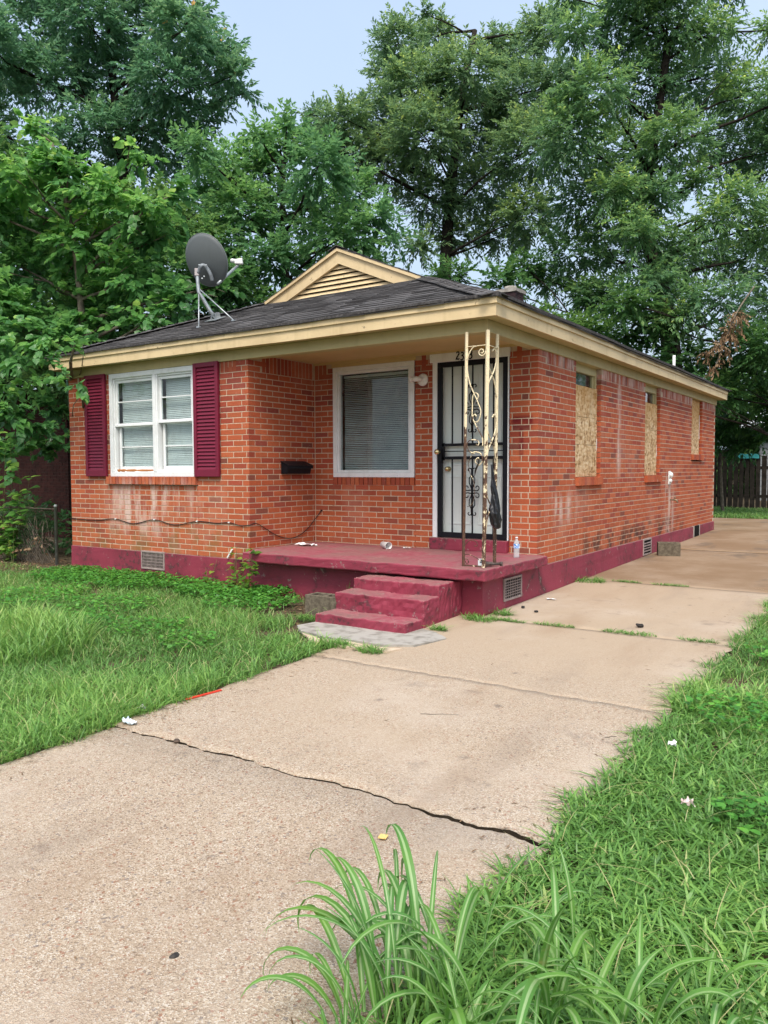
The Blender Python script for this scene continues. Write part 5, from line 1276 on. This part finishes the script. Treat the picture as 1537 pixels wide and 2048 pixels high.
BL_RB += [(-2.1, 11.1, 6.6, .59), (-2.0, 11.8, 7.7, .55), (-1.5, 11.4, 4.6, .53), (-1.9, 11.2, 5.5, .65), (-2.5, 11.5, 7.1, .55), (-1.2, 11.7, 5.0, .59), (-1.8, 12.5, 6.5, .68), (-.9, 12.6, 7.1, .55), (-2.9, 11.3, 7.8, .61)]
tree('pecan_tree', 'large dark tree with forked trunk filling the upper right', (-1.8, 12.9, 0), [(-1.8, 12.85, -.3), (-1.82, 12.9, 2.0), (-1.85, 12.95, 3.8), (-2.3, 13.3, 6.0), (-2.9, 13.5, 8.0), (-2.7, 13.9, 9.5), (-2.4, 14.2, 12.5)], BL_RB, .32, BARK, LEAF2, L_RB, 4, 185, spray_len=.62, n_leaf=15, leaf_len=.165, leaf_w=.064, droop=.6)
b_ = [q for q in BL_UN if q[0] < -2.5]; c_ = [q for q in BL_UN if q[0] >= -2.5]
tree('thicket_tree', 'bright low thicket tree behind the chimney', (-4.2, 11.4, 0), [(-4.2, 11.4, -.3), (-4.2, 11.4, 2), (-4.1, 11.3, 3.6), (-4.0, 11.3, 5)], b_, .10, BARK, LEAF2, L_UN, 5, 210, spray_len=.55, n_leaf=13, leaf_len=.17, leaf_w=.08, droop=.5)
tree('thicket_tree', 'dark low tree leaning behind the far end of the house', (2.0, 14.2, 0), [(2.0, 14.2, -.3), (1.8, 14.1, 1.6), (1.2, 13.9, 2.8), (.3, 13.6, 4.2)], c_+[(-.5, 15.2, 2.5, .5), (.2, 15.0, 2.2, .45), (.5, 14.6, 2.9, .6), (-.9, 14.8, 3.2, .6), (.9, 14.4, 2.3, .5)], .07, BARK, LEAF2, L_UN, 6, 210, spray_len=.55, n_leaf=13, leaf_len=.17, leaf_w=.08, droop=.5)
sap = thing('sapling', (-1.05, 15.5, -.15), 'thin pale stemmed sapling before the back fence', 'tree')
wood(sap, [(-1.05, 15.5, -.2), (-1.1, 15.5, .6), (-1.12, 15.5, 1.3), (-1.0, 15.5, 2.1)], [(-1.2, 15.4, 1.9, .4), (-.6, 15.4, 1.7, .4), (-1.0, 15.5, 2.4, .5), (-.2, 15.6, 2.0, .4)], .05, PALEBARK, 7, 2)
P, G, v = leaf_cloud(RG, [(-1.2, 15.4, 1.9, .45), (-.6, 15.4, 1.7, .42), (-1.0, 15.5, 2.4, .55), (-.2, 15.6, 2.0, .45)], 220, .5, 12, .16, .08, .5); crown_obj('crown', LEAF2, P, G, v*.7, L_UN, sap)
# a far belt of trees that closes the view behind the gardens
blt = []
for i in range(64):
    x = -46+i*1.0+RG.uniform(-.6, .6); y = 34+.0*i+RG.uniform(-3, 3)
    for k in range(3): blt.append((x+RG.uniform(-.8, .8), y, .8+k*2.0+RG.uniform(-.5, .6), RG.uniform(1.3, 1.9)))
P, G, v = leaf_cloud(RG, blt, 26, 1.2, 12, .42, .2, .5)
ob = bpy.data.objects.new('tree_belt', tri_mesh('tree_belt', *bake(LEAF2, P, G, v)[:2], L_UN, bake(LEAF2, P, G, v)[2])); link(ob); tag(ob, 'far belt of trees behind the back gardens', 'trees', kind='stuff')
# undergrowth between the houses
ug = thing('bramble', (-9.3, 4.6, gz(4)), 'dark undergrowth in the gap left of the brick house', 'bush')
ubl = [(-8.6, 4.2, .5, .9), (-9.6, 3.0, .4, .9), (-8.4, 6.2, 1.2, 1.2), (-9.4, 5.4, 1.6, 1.2), (-8.3, 8.5, 1.6, 1.5), (-7.8, 3.4, .2, .6), (-9.2, 8.0, 2.6, 1.5), (-8.0, 6.6, 2.8, 1.0), (-8.6, 4.6, 2.4, 1.0)]
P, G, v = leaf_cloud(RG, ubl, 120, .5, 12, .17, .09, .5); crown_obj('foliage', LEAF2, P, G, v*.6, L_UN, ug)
b = MB(); r = random.Random(8)
for q in ubl: limb(b, (q[0]+r.uniform(-.3, .3), q[1], gz(q[1])-.05), (q[0], q[1], q[2]), .02, .008, r)
b.build('stems', BARK, ug, smooth=True)
for k, (x, y, lab) in enumerate(((-6.2, 11.5, 'dark shrub behind the roof left of the oak trunk'), (-2.8, 10.9, 'green shrub behind the roof near the far end'), (-5.0, 19, 'shaded shrub far behind the oak'), (1.6, 20.5, 'dark shrub behind the board fence'), (-9.5, 11, 'shaded shrub behind the elm'))):
    t = thing('shrub', (x, y, gz(y)), lab, 'bush'); bl_ = [(x+RG.uniform(-1, 1), y+RG.uniform(-.8, .8), z_+RG.uniform(-.2, .3), RG.uniform(.8, 1.2)) for z_ in (.4, 1.2, 2.0, 2.9, 3.5) for _ in (0, 1)]
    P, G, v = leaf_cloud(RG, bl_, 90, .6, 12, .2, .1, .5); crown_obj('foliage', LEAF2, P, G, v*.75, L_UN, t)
    b = MB(); [limb(b, (x+r.uniform(-.2, .2), y, gz(y)-.05), q[:3], .03, .01, r) for q in bl_]; b.build('stems', BARK, t, smooth=True)
# hanging dead vine on the pecan at right
dv = thing('dead_vine', (-.1, 10.9, 3.9), 'clump of dead brown leaves hanging from the vine at right', 'vine')
P, G, v = leaf_cloud(RG, [(-.25, 10.6, 3.75, .22), (-.1, 10.7, 4.05, .28), (-.35, 10.5, 3.3, .14), (0.05, 10.8, 4.4, .25), (-.5, 10.5, 3.65, .12)], 420, .22, 8, .11, .04, 1.3, -.5); crown_obj('dead_foliage', LEAF2, P, G, v, L_DEAD, dv)
MB().tube(catm([(-.35, 10.5, 3.2), (-.15, 10.65, 3.9), (.05, 10.8, 4.5), (.3, 11.3, 5.1)], 5), .018, 6).build('stem', PALEBARK, dv, smooth=True)
# ------------------------------------------------------------------ broad-leaved mulberry left of the house: the leaves that show largest are single objects
mul = thing('mulberry_tree', (-8.7, .6, gz(.6)), 'broad leaved bright green tree overhanging the left eave', 'tree')
NEARB = [(-6.92, -1.74, 3.08, .18), (-6.13, -1.77, 2.8, .17), (-5.37, -1.88, 2.63, .12), (-6.66, -1.84, 2.58, .2), (-6.07, -1.74, 2.47, .17), (-6.49, -1.81, 2.23, .15), (-5.8, -1.82, 2.19, .12), (-5.47, -1.75, 2.13, .09), (-6.96, -1.87, 2.77, .2), (-7.32, -1.74, 2.26, .18), (-7.56, -1.8, 3.11, .28), (-7.68, -1.82, 2.56, .28), (-6.35, -1.81, 2.72, .16), (-6.92, -1.84, 2.02, .15)]
wood(mul, [(-8.8, .7, -.4), (-8.75, .6, 1.0), (-8.7, .5, 2.2), (-8.6, .5, 3.6), (-8.7, .4, 5.2), (-8.9, .2, 6.6)], BL_MUL+[NEARB[2], NEARB[7]], .10, PALEBARK, 12, 2)
P1, G1, v1 = leaf_cloud(RG, BL_MUL+[(-8.8, -.8, 2.0, .36), (-8.6, -.5, 1.8, .37), (-8.7, -.1, 1.4, .34), (-8.5, -.9, 1.3, .32), (-8.9, .1, 2.1, .34)], 120, .55, 12, .155, .120, .75, .55, .5, 1.0)
P2, G2, v2 = leaf_cloud(RG, NEARB, 210, .30, 9, .125, .098, .7, .1, .2, .8)
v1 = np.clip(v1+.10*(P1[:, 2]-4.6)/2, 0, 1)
P, G, v = np.concatenate([P1, P2]), np.concatenate([G1, G2]), np.concatenate([v1, v2])
q = P-CAM; D_fw = q@cf; uu = (q@cr)/D_fw*1566.8+768.5; vv_ = 1024-(q@cu)/D_fw*1566.8
score = np.linalg.norm(G[:, :, 0], axis=1)/D_fw*((uu > 5) & (vv_ > 5) & (uu < 520))
hid = (uu > 190) & (vv_ > 700); score[hid] = 0
order = np.argsort(-score); big = order[:300]; rest = order[300:]
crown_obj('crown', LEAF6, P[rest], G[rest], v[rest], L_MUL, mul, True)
tones = []
for k in range(6):
    me = tri_mesh('leaf', LEAF6[0], LEAF6[1], L_MUL, np.full(len(LEAF6[0]), .16+.14*k)); tones.append(me)
for i in big:
    o = bpy.data.objects.new('leaf', tones[int(np.clip((v[i]-.1)/.14, 0, 5))])
    Mx = Matrix([list(G[i][k])+[P[i][k]-ORG[mul.name][k]] for k in range(3)]+[[0, 0, 0, 1]])
    link(o, mul, P[i]); o.matrix_local = Mx
# ------------------------------------------------------------------ vines and weeds as single plants
def weed(name, label, cat, base, stems, leaf_len, leaf_w, mat, seed, n_per=7, group=None):
    r = random.Random(seed); t = thing(name, base, label, cat, group); b = MB()
    me = [tri_mesh('leaf', LEAF6[0], LEAF6[1], mat, np.full(7, q)) for q in (.25, .45, .65, .9)]
    for top in stems:
        a = Vector(base)+Vector((r.uniform(-.03, .03), r.uniform(-.02, .02), -.02)); c = Vector(top)
        pts = limb(b, a, c, .0045, .002, r, .12, 8, 5)
        for k in range(n_per):
            p = Vector(pts[min(len(pts)-1, 2+int(k*(len(pts)-2)/n_per))]); an = r.uniform(0, 6.28)
            d = Vector((math.cos(an), math.sin(an)-.6, r.uniform(-.5, .25))).normalized()
            Fm = frame_from(np.array([d]), np.array([[r.uniform(-.3, .3), r.uniform(-.6, .1), 1.]]), np.array([r.uniform(-.4, .4)]))[0]
            s = r.uniform(.6, 1.15); Fm = Fm*np.array([leaf_len*s, leaf_w*s, leaf_len*.7*s])[None, :]
            o = bpy.data.objects.new('leaf', r.choice(me)); pl = p+d*.02
            link(o, t, pl); o.matrix_local = Matrix([list(Fm[q])+[pl[q]-ORG[t.name][q]] for q in range(3)]+[[0, 0, 0, 1]])
    b.build('stem', simple_green, t, smooth=True)
simple_green = simple('green_stem', (.10, .17, .04, 1), (.14, .12, .05, 1), 20)
weed('climbing_weed', 'yellow green weed climbing the left end of the porch slab', 'weed', (-2.78, -1.53, gz(-1.5)), [(-2.78, -1.52, .14), (-2.70, -1.55, .06), (-2.86, -1.53, .0), (-2.72, -1.52, .19)], .10, .085, L_VINE, 1, 9)
weed('climbing_weed', 'slender weed on the maroon foundation left of the yellow one', 'weed', (-3.15, -1.38, gz(-1.4)), [(-3.2, -1.30, .07), (-3.05, -1.35, .0), (-3.28, -1.33, -.06), (-3.22, -1.28, .16)], .09, .07, L_VINE, 2, 8)
weed('climbing_weed', 'small weed on the foundation between the vent and the slender weed', 'weed', (-3.62, -1.34, gz(-1.3)), [(-3.55, -1.28, -.02), (-3.70, -1.32, -.12)], .085, .065, L_VINE, 3, 6)
weed('climbing_weed', 'tiny weed growing against the porch wall above the cinder block', 'weed', (-1.52, -1.36, gz(-1.3)), [(-1.5, -1.36, -.1), (-1.55, -1.36, -.16)], .04, .03, G_COVER, 4, 5)
weed('fence_vine', 'leafy green vine climbing over the chain link fence at left', 'vine', (-8.35, -1.1, gz(-1)), [(-8.6, -1.1, 1.6), (-8.3, -1.12, 1.4), (-8.8, -1.1, 1.0), (-8.0, -1.1, 1.1), (-7.9, -1.12, .7), (-8.5, -1.14, .6), (-8.1, -1.15, .3), (-8.9, -1.1, 1.75), (-7.7, -1.1, .95), (-8.6, -1.15, .25), (-8.2, -1.1, 1.65), (-7.75, -1.12, .45)], .17, .145, L_VINE2, 6, 17)
weed('fence_vine', 'low yellowish vine at the foot of the chain link fence', 'vine', (-7.95, -1.25, gz(-1.2)), [(-7.9, -1.25, .15), (-8.05, -1.25, .05)], .085, .06, L_VINE, 8, 6)
dvn = thing('dry_vine_tangle', (-8.6, -1.02, gz(-1)), 'tangle of dry brown stems on the chain link fence at left', 'vine'); b = MB(); r = random.Random(44)
for k in range(90):
    x0 = r.uniform(-10.5, -7.3); h_ = r.uniform(.2, .85); dx0 = r.gauss(0, .22)
    b.tube(catm([(x0, -1.02+r.uniform(-.06, .06), gz(-1)-.02), (x0+dx0*.4+r.gauss(0, .05), -1.02+r.uniform(-.07, .07), gz(-1)+h_*.5), (x0+dx0, -1.02+r.uniform(-.08, .06), gz(-1)+h_), (x0+dx0*1.5+r.gauss(0, .1), -1.05+r.uniform(-.08, .03), gz(-1)+h_*r.uniform(.6, 1.05))], 4), r.uniform(.002, .005), 4, False)
b.build('stems', PALEBARK, dvn, smooth=True)
P, G, v = leaf_cloud(RG, [(x_, -1.05, z_, .14) for x_, z_ in ((-7.6, .05), (-8.0, .25), (-8.5, -.1), (-8.9, .2), (-9.3, 0), (-7.9, -.15))], 160, .2, 7, .07, .04, .8, 0); crown_obj('dry_leaves', LEAF2, P, G, v, L_DEAD, dvn)
P, G, v = leaf_cloud(RG, [(-7.6, .6, -.1, .35), (-8.2, .1, -.05, .4), (-8.8, -.2, .0, .4), (-9.4, -.1, .2, .5), (-10.2, .2, .2, .5), (-7.4, 1.6, .1, .4), (-8.0, 1.2, .4, .5)], 130, .4, 11, .13, .07, .5); 
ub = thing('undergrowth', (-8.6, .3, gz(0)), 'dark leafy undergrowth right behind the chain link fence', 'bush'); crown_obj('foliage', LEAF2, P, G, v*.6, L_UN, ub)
b = MB(); [limb(b, (x_, y_, gz(y_)-.05), (x_+.1, y_, gz(y_)+.5), .012, .005, r) for x_, y_ in ((-7.6, .6), (-8.2, .1), (-8.8, -.2), (-9.4, -.1), (-10.2, .2), (-7.4, 1.6), (-8.0, 1.2))]; b.build('stems', BARK, ub, smooth=True)
# ------------------------------------------------------------------ grass
def blades(r, P, h, w, lean, az=None, curl=.35):
    n = len(P); az = r.uniform(0, 2*np.pi, n) if az is None else az
    d = np.stack([np.cos(az), np.sin(az), np.zeros(n)], 1); fa_ = az+np.pi/2+r.normal(size=n)*.5
    s = np.stack([np.cos(fa_), np.sin(fa_), np.zeros(n)], 1); V = []
    for t, ww in ((0, .8), (.4, 1.), (.75, .72), (1, 0)):
        c = P+d*(lean*t**1.6*h)[:, None]; c = c+np.array([0, 0, 1])*(h*(t-curl*t*t*np.minimum(lean, 1.3)))[:, None]
        if ww: V += [c-s*(w*ww/2)[:, None], c+s*(w*ww/2)[:, None]]
        else: V += [c]
    V = np.stack(V, 1); T0 = np.array([(0, 1, 3), (0, 3, 2), (2, 3, 5), (2, 5, 4), (4, 5, 6)])
    T = T0[None]+(np.arange(n)*7)[:, None, None]
    return V.reshape(-1, 3), T.reshape(-1, 3)
def gzv(y): return -.34+.016*np.clip(y, -8, 12)
def vnoise(x, y, s, seed):
    return np.array([mnoise.noise(Vector((a*s, b_*s, seed))) for a, b_ in zip(x, y)])
def scatter(r, x0, x1, y0, y1, per_m2, keep=None, near=None):
    n = int((x1-x0)*(y1-y0)*per_m2); x = r.uniform(x0, x1, n); y = r.uniform(y0, y1, n)
    if near is not None:
        dist = np.hypot(x-CAM[0], y-CAM[1]); k = r.random(n) < np.clip((near/dist)**1.3, .06, 1); x, y = x[k], y[k]
    if keep is not None: k = keep(x, y); x, y = x[k], y[k]
    return x, y
gr = np.random.default_rng(33)
def lawn(name, label, parts, mat):
    Vs, Ts, As = [], [], []; n = 0
    for V, T, a in parts: Vs.append(V); Ts.append(T+n); As.append(a); n += len(V)
    o = bpy.data.objects.new(name, tri_mesh(name, np.concatenate(Vs), np.concatenate(Ts), mat, np.concatenate(As))); link(o)
    return tag(o, label, 'grass', kind='stuff')
def grass_set(x, y, hmin, hmax, w, lean, dry=.03, tone=0.0, curl=.35):
    n = len(x); pat = vnoise(x, y, .9, 3.0)
    z = gzv(y)-.005; h = gr.uniform(hmin, hmax, n)*(1+.45*pat)
    ww = gr.uniform(.7, 1.3, n)*w; ln = gr.uniform(.25, 1.0, n)*lean
    V, T = blades(gr, np.stack([x, y, z], 1), h, ww, ln, None, curl)
    a = np.clip(.45+tone+.34*pat+gr.normal(size=n)*.2, 0, .87); a = np.where(gr.random(n) < dry, gr.uniform(.9, 1, n), a)
    return V, T, np.repeat(a, 7)
LB = lambda x, y: x < -.36-.10*np.clip((y+5.2)/2.2, 0, 1)+.03*np.sin(y*9)+.025*np.sin(y*23+1)
def left_keep(x, y):
    edge = LB(x, y)
    corner = (y > -2.95+.10*np.sin(x*11)) & (x > -1.35+.1*np.sin(y*9))
    bare = ((x+1.75)/.75)**2+((y+1.95)/.42)**2 < 1
    hs = (y < -1.25) | (x < -6.65)
    back = (x < -6.6) & (y > -1.35)
    return edge & ~corner & ~(bare & (gr.random(len(x)) < .93)) & hs & ~back
parts = []
x, y = scatter(gr, -9.5, -.25, -8.6, -1.28, 7200, left_keep, 3.6)
k = y > -2.05-.25*np.sin(x*2.1); x1_, y1_ = x[~k], y[~k]
kp = vnoise(x1_, y1_, 2.3, 9.0)+.35*vnoise(x1_, y1_, 7.0, 2.0)+gr.normal(size=len(x1_))*.12 > -.42; x1_, y1_ = x1_[kp], y1_[kp]
parts.append(grass_set(x1_, y1_, .055, .145, .0062, 1.35))
x2_, y2_ = x[k], y[k]; kk = gr.random(len(x2_)) < .45; parts.append(grass_set(x2_[kk], y2_[kk], .05, .11, .005, 1.2))
x, y = scatter(gr, -3.6, -2.0, -5.2, -3.7, 1500, lambda x, y: ((x+2.75)/.75)**2+((y+4.4)/.62)**2 < 1)      # taller tuft at the left edge
parts.append(grass_set(x, y, .16, .34, .010, .95, .01, .22))
x, y = scatter(gr, -1.5, -.5, -5.6, -2.9, 900, lambda x, y: LB(x, y) & (x > -.62+.05*np.sin(y*5)))                # longer fringe along the concrete
parts.append(grass_set(x, y, .10, .20, .007, 1.5, .02, .1, .45))
lawn('lawn_grass', 'long unmown green grass of the front lawn left of the driveway', parts, G_LAWN)
def right_keep(x, y): return x > 2.20+.04*np.sin(y*7)+.03*np.sin(y*19)
x, y = scatter(gr, 2.1, 6.5, -7.6, 12, 6200, right_keep, 3.0)
dist = np.hypot(x-CAM[0], y-CAM[1]); nearm = dist < 4.2
kp = vnoise(x, y, 2.3, 9.0)+.35*vnoise(x, y, 7.0, 2.0)+gr.normal(size=len(x))*.12 > -.42; x, y, nearm = x[kp], y[kp], nearm[kp]
parts = [grass_set(x[~nearm], y[~nearm], .055, .135, .0062, 1.3)]
parts.append(grass_set(x[nearm], y[nearm], .05, .13, .0075, 1.5, .02, .03, .45))
x, y = scatter(gr, 2.15, 4.6, -6.6, -2.6, 1500, right_keep); parts.append(grass_set(x, y, .07, .14, .013, 1.7, .01, .12, .5))
x, y = scatter(gr, 2.12, 2.34, -6.3, 1.0, 1600, right_keep); parts.append(grass_set(x, y, .07, .15, .006, 1.6, .02, 0, .5))
lawn('lawn_grass', 'green grass strip along the right side of the driveway', parts, G_LAWN)
x, y = scatter(gr, -5, 4.5, 12.45, 17.5, 420); lawn('lawn_grass', 'thin grass before the back fence at right', [grass_set(x, y, .06, .14, .014, 1.2)], G_LAWN)
# broad low ground cover against the foundation
x, y = scatter(gr, -6.4, -1.9, -2.5, -1.26, 2600, lambda x, y: (y > -2.15-.28*np.sin(x*2.1)-.1*np.sin(x*7)) & (gr.random(len(x)) < np.clip(.35+(y+2.4)*1.1, .2, 1)) & ~((x > -2.3) & (y > -1.75+.1*np.sin(x*9))))
n = len(x); h = gr.uniform(.03, .11, n)+.05*np.clip(vnoise(x, y, 1.7, 5), 0, 1)
az = gr.uniform(0, 6.28, n); dd_ = np.stack([np.cos(az), np.sin(az), gr.uniform(-.15, .35, n)], 1)
G_ = frame_from(dd_, np.tile([0, 0, 1.], (n, 1))+gr.normal(size=(n, 3))*.3, gr.uniform(-.4, .4, n)); sz = gr.uniform(.025, .045, n); G_ = G_*np.stack([sz, sz*.85, sz*.6], 1)[:, None, :]
V, T, a = bake(LEAF6, np.stack([x, y, gzv(y)+h], 1), G_, np.clip(.5+gr.normal(size=n)*.2, 0, 1))
o = bpy.data.objects.new('ground_cover', tri_mesh('ground_cover', V, T, G_COVER, a)); link(o); tag(o, 'low leafy ground cover along the maroon foundation', 'ground cover', kind='stuff')
cx_, cy_ = [], []
for (px_, py_, pr_) in ((-2.2, -3.4, .35), (-3.4, -2.9, .5), (-1.5, -3.6, .25), (-4.6, -3.0, .6), (-2.9, -3.5, .3), (2.6, -3.2, .3), (2.75, -1.6, .4), (2.9, -4.5, .22), (2.55, -.2, .3)):
    m_ = int(900*pr_*pr_*3.1); a_ = gr.uniform(0, 6.28, m_); r_ = pr_*np.sqrt(gr.random(m_)); cx_.append(px_+np.cos(a_)*r_); cy_.append(py_+np.sin(a_)*r_)
x, y = np.concatenate(cx_), np.concatenate(cy_); k = (x < -.5) | (x > 2.3); x, y = x[k], y[k]
n = len(x); az = gr.uniform(0, 6.28, n); G_ = frame_from(np.stack([np.cos(az), np.sin(az), gr.uniform(-.1, .4, n)], 1), np.tile([0, 0, 1.], (n, 1))+gr.normal(size=(n, 3))*.3, np.zeros(n)); sz = gr.uniform(.022, .05, n); G_ = G_*np.stack([sz, sz*.8, sz*.5], 1)[:, None, :]
V, T, a = bake(LEAF6, np.stack([x, y, gzv(y)+gr.uniform(.05, .13, n)], 1), G_, np.clip(.6+gr.normal(size=n)*.25, 0, 1))
o = bpy.data.objects.new('broadleaf_weeds', tri_mesh('broadleaf_weeds', V, T, G_COVER, a)); link(o); tag(o, 'patches of small broad leaved weeds scattered through both lawns', 'weeds', kind='stuff')
x, y = scatter(gr, 2.2, 4.5, -6.6, 1, 55); x2, y2 = scatter(gr, -6, -.45, -6.5, -2.2, 50, left_keep); x, y = np.concatenate([x, x2]), np.concatenate([y, y2]); n = len(x)
V, T = blades(gr, np.stack([x, y, gzv(y)+.05], 1), gr.uniform(.06, .16, n), gr.uniform(.002, .004, n), gr.uniform(.8, 2.6, n))
o = bpy.data.objects.new('dry_straw', tri_mesh('dry_straw', V, T, G_LAWN, np.full(len(V), 1.0))); link(o); tag(o, 'dry straw coloured stalks among the grass', 'straw', kind='stuff')
cxs, cys = [], []
for (ex_, sg_) in ((-.40, 1), (2.2, -1)):
    m_ = 420; yy_ = gr.uniform(-7, 1.2 if sg_ < 0 else -2.9, m_); cys.append(yy_); cxs.append(ex_+sg_*np.abs(gr.normal(size=m_))*.13)
m_ = 160; cxs.append(gr.uniform(-.3, 2.1, m_)); cys.append(gr.uniform(-6.8, 4, m_))
x, y = np.concatenate(cxs), np.concatenate(cys); n = len(x); az = gr.uniform(0, 6.28, n)
G_ = frame_from(np.stack([np.cos(az), np.sin(az), np.zeros(n)], 1), np.tile([0, 0, 1.], (n, 1))+gr.normal(size=(n, 3))*.2, np.zeros(n)); sz = gr.uniform(.008, .05, n)**1.0; G_ = G_*np.stack([sz, np.minimum(sz*.3, .006), sz*.1], 1)[:, None, :]
V, T, a = bake(LEAF2, np.stack([x, y, gzv(y)+.0285], 1), G_, gr.uniform(0, 1, n))
o = bpy.data.objects.new('grass_clippings', tri_mesh('grass_clippings', V, T, L_DEAD, a)); link(o); tag(o, 'dry grass clippings and grit strewn along the driveway edges', 'clippings', kind='stuff')
# leaf litter on the bare spots
x, y = scatter(gr, -2.5, -1.0, -2.45, -1.5, 90); x3, y3 = scatter(gr, -9, -6.6, -2.0, -.6, 240); x, y = np.concatenate([x, x3]), np.concatenate([y, y3])
n = len(x); az = gr.uniform(0, 6.28, n); G_ = frame_from(np.stack([np.cos(az), np.sin(az), gr.uniform(-.2, .2, n)], 1), np.tile([0, 0, 1.], (n, 1))+gr.normal(size=(n, 3))*.25, np.zeros(n)); sz = gr.uniform(.03, .075, n); G_ = G_*np.stack([sz, sz*.45, sz*.4], 1)[:, None, :]
V, T, a = bake(LEAF2, np.stack([x, y, gzv(y)+.012], 1), G_, gr.uniform(0, 1, n))
o = bpy.data.objects.new('leaf_litter', tri_mesh('leaf_litter', V, T, L_DEAD, a)); link(o); tag(o, 'dry leaf litter on the bare earth by the house', 'leaf litter', kind='stuff')
# tufts in the joints
JT = [(.05, -1.45, .16, 'grass tuft at the foot of the porch beside the steps'), (.14, -1.12, .10, 'grass tuft in the angle of porch and driveway'), (.30, -1.36, .12, 'flat weed tuft in the driveway joint, nearest to the house'), (.75, -1.34, .13, 'flat weed tuft in the driveway joint, middle one'), (1.38, -1.32, .16, 'flat weed tuft in the driveway joint by the dark lump'), (1.95, -1.31, .10, 'flat weed tuft at the right end of the driveway joint'), (.10, 1.25, .26, 'leafy weed tuft against the side foundation'), (.55, 1.42, .12, 'flat weed tuft in the farther driveway joint, left one'), (1.05, 1.41, .14, 'flat weed tuft in the farther driveway joint, right one'), (-.45, -2.95, .14, 'grass tuft in front of the pale cement pad, left one'), (-.12, -2.97, .13, 'grass tuft in front of the pale cement pad, right one'), (-.05, -2.02, .08, 'small grass tuft beside the lowest step'), (-1.33, -2.25, .13, 'grass tuft left of the lowest step by the cinder block')]
for k, (x0, y0, rad, lab) in enumerate(JT):
    n = int(190*rad/.13); an = gr.uniform(0, 6.28, n); rr_ = rad*np.sqrt(gr.random(n)); fl_ = .35 if 'flat' in lab else .75
    x = x0+np.cos(an)*rr_*(1.5 if 'flat' in lab else 1); y = y0+np.sin(an)*rr_*(.28 if 'flat' in lab else .6)
    V, T = blades(gr, np.stack([x, y, gzv(y)+.016], 1), gr.uniform(.03, .10, n)*(.55 if 'flat' in lab else 1.0), gr.uniform(.004, .008, n), gr.uniform(.6, 2.0, n))
    o = bpy.data.objects.new('grass_tuft', tri_mesh('grass_tuft', V, T, G_LAWN, np.repeat(np.clip(.45+gr.normal(size=n)*.15, 0, .85), 7))); link(o); tag(o, lab, 'weed', 'tufts in the driveway joints')
# ------------------------------------------------------------------ tall arching grass in the foreground, each leaf an object
def ribbon(base, az, length, rise, width, bend, r):
    """arching grass leaf: starts steep, bends over along az"""
    n = 13; pts = []; p = Vector(base); el = rise; step = length/n
    V, vv, F = [], [], []; sw = r.uniform(-.25, .25)
    for i in range(n+1):
        t = i/n; a = az+sw*t
        d = Vector((math.cos(a)*math.cos(el), math.sin(a)*math.cos(el), math.sin(el)))
        s = Vector((-math.sin(a), math.cos(a), 0)); up = s.cross(d)*-1
        w = width*(min(1, .45+1.6*t) if t < .35 else 1)*(1-max(0, (t-.45)/.55)**1.6)
        V += [p-s*w/2+up*w*.16, p-s*w*.055, p+s*w*.055, p+s*w/2+up*w*.16]; vv += [0, 1, 1, 0]
        p = p+d*step; el -= bend*(.25+1.3*t)/n
    for i in range(n):
        for k in range(3): q = i*4+k; F += [(q, q+1, q+5), (q, q+5, q+4)]
    return np.array([tuple(x) for x in V]), np.array(F), np.array(vv, float)
def tall_plant(label, loc, n, hgt, seed, az0=None, spread=3.1, big=1.0):
    r = random.Random(seed); t = thing('tall_grass', loc, label, 'grass plant', 'tall arching grass in the foreground'); b = MB()
    for k in range(n):
        az = (az0 if az0 is not None else 0)+r.uniform(-spread, spread)
        off = Vector((r.uniform(-.07, .07), r.uniform(-.06, .06), 0)); h0 = r.uniform(.02, hgt*.5)
        lean = Vector((math.cos(az)*.28, math.sin(az)*.28, 1)).normalized()
        p = Vector(loc)+off+lean*h0
        if h0 > .06: b.tube([tuple(Vector(loc)+off), tuple(p)], [.0055, .004], 5)
        up_ = r.random() < .08
        V, F, vv = ribbon(p, az+r.uniform(-.3, .3), hgt*r.uniform(.8, 1.5), r.uniform(1.3, 1.5) if up_ else r.uniform(.85, 1.35), r.uniform(.013, .028)*big, r.uniform(.8, 1.8) if up_ else r.uniform(2.4, 4.4), r)
        me = tri_mesh('leaf', V-np.array(loc), F, TALL, vv, True); o = bpy.data.objects.new('leaf', me); link(o, t, loc)
    if b.v: b.build('stem', TALL, t, smooth=True)
def gl(x, y): return (x, y, gz(y))
tall_plant('tallest arching grass clump leaning over the driveway at the bottom', gl(2.26, -6.20), 20, .40, 1, 2.75, 1.1)
tall_plant('arching grass clump right behind the tallest one', gl(2.38, -6.10), 14, .34, 2, 1.9, 2.2)
tall_plant('wide bladed grass clump at the bottom centre', gl(2.46, -6.26), 17, .32, 3, -1.2, 2.8, 1.1)
tall_plant('arching grass clump bending to the right at the bottom', gl(2.64, -6.08), 14, .37, 4, .4, 1.9)
tall_plant('light grass clump farther right at the bottom edge', gl(2.82, -6.02), 11, .30, 5, -.6, 2.6)
tall_plant('short grass clump on the concrete edge at the bottom', gl(2.20, -6.34), 12, .31, 6, 2.8, 1.4)
tall_plant('upright grass clump at the lawn corner beside the crack end', gl(2.50, -5.72), 10, .22, 7, .6, 2.6, .75)
tall_plant('grass clump at the lower right in the near lawn', gl(2.98, -5.78), 12, .22, 8, .2, 3.1, .9)
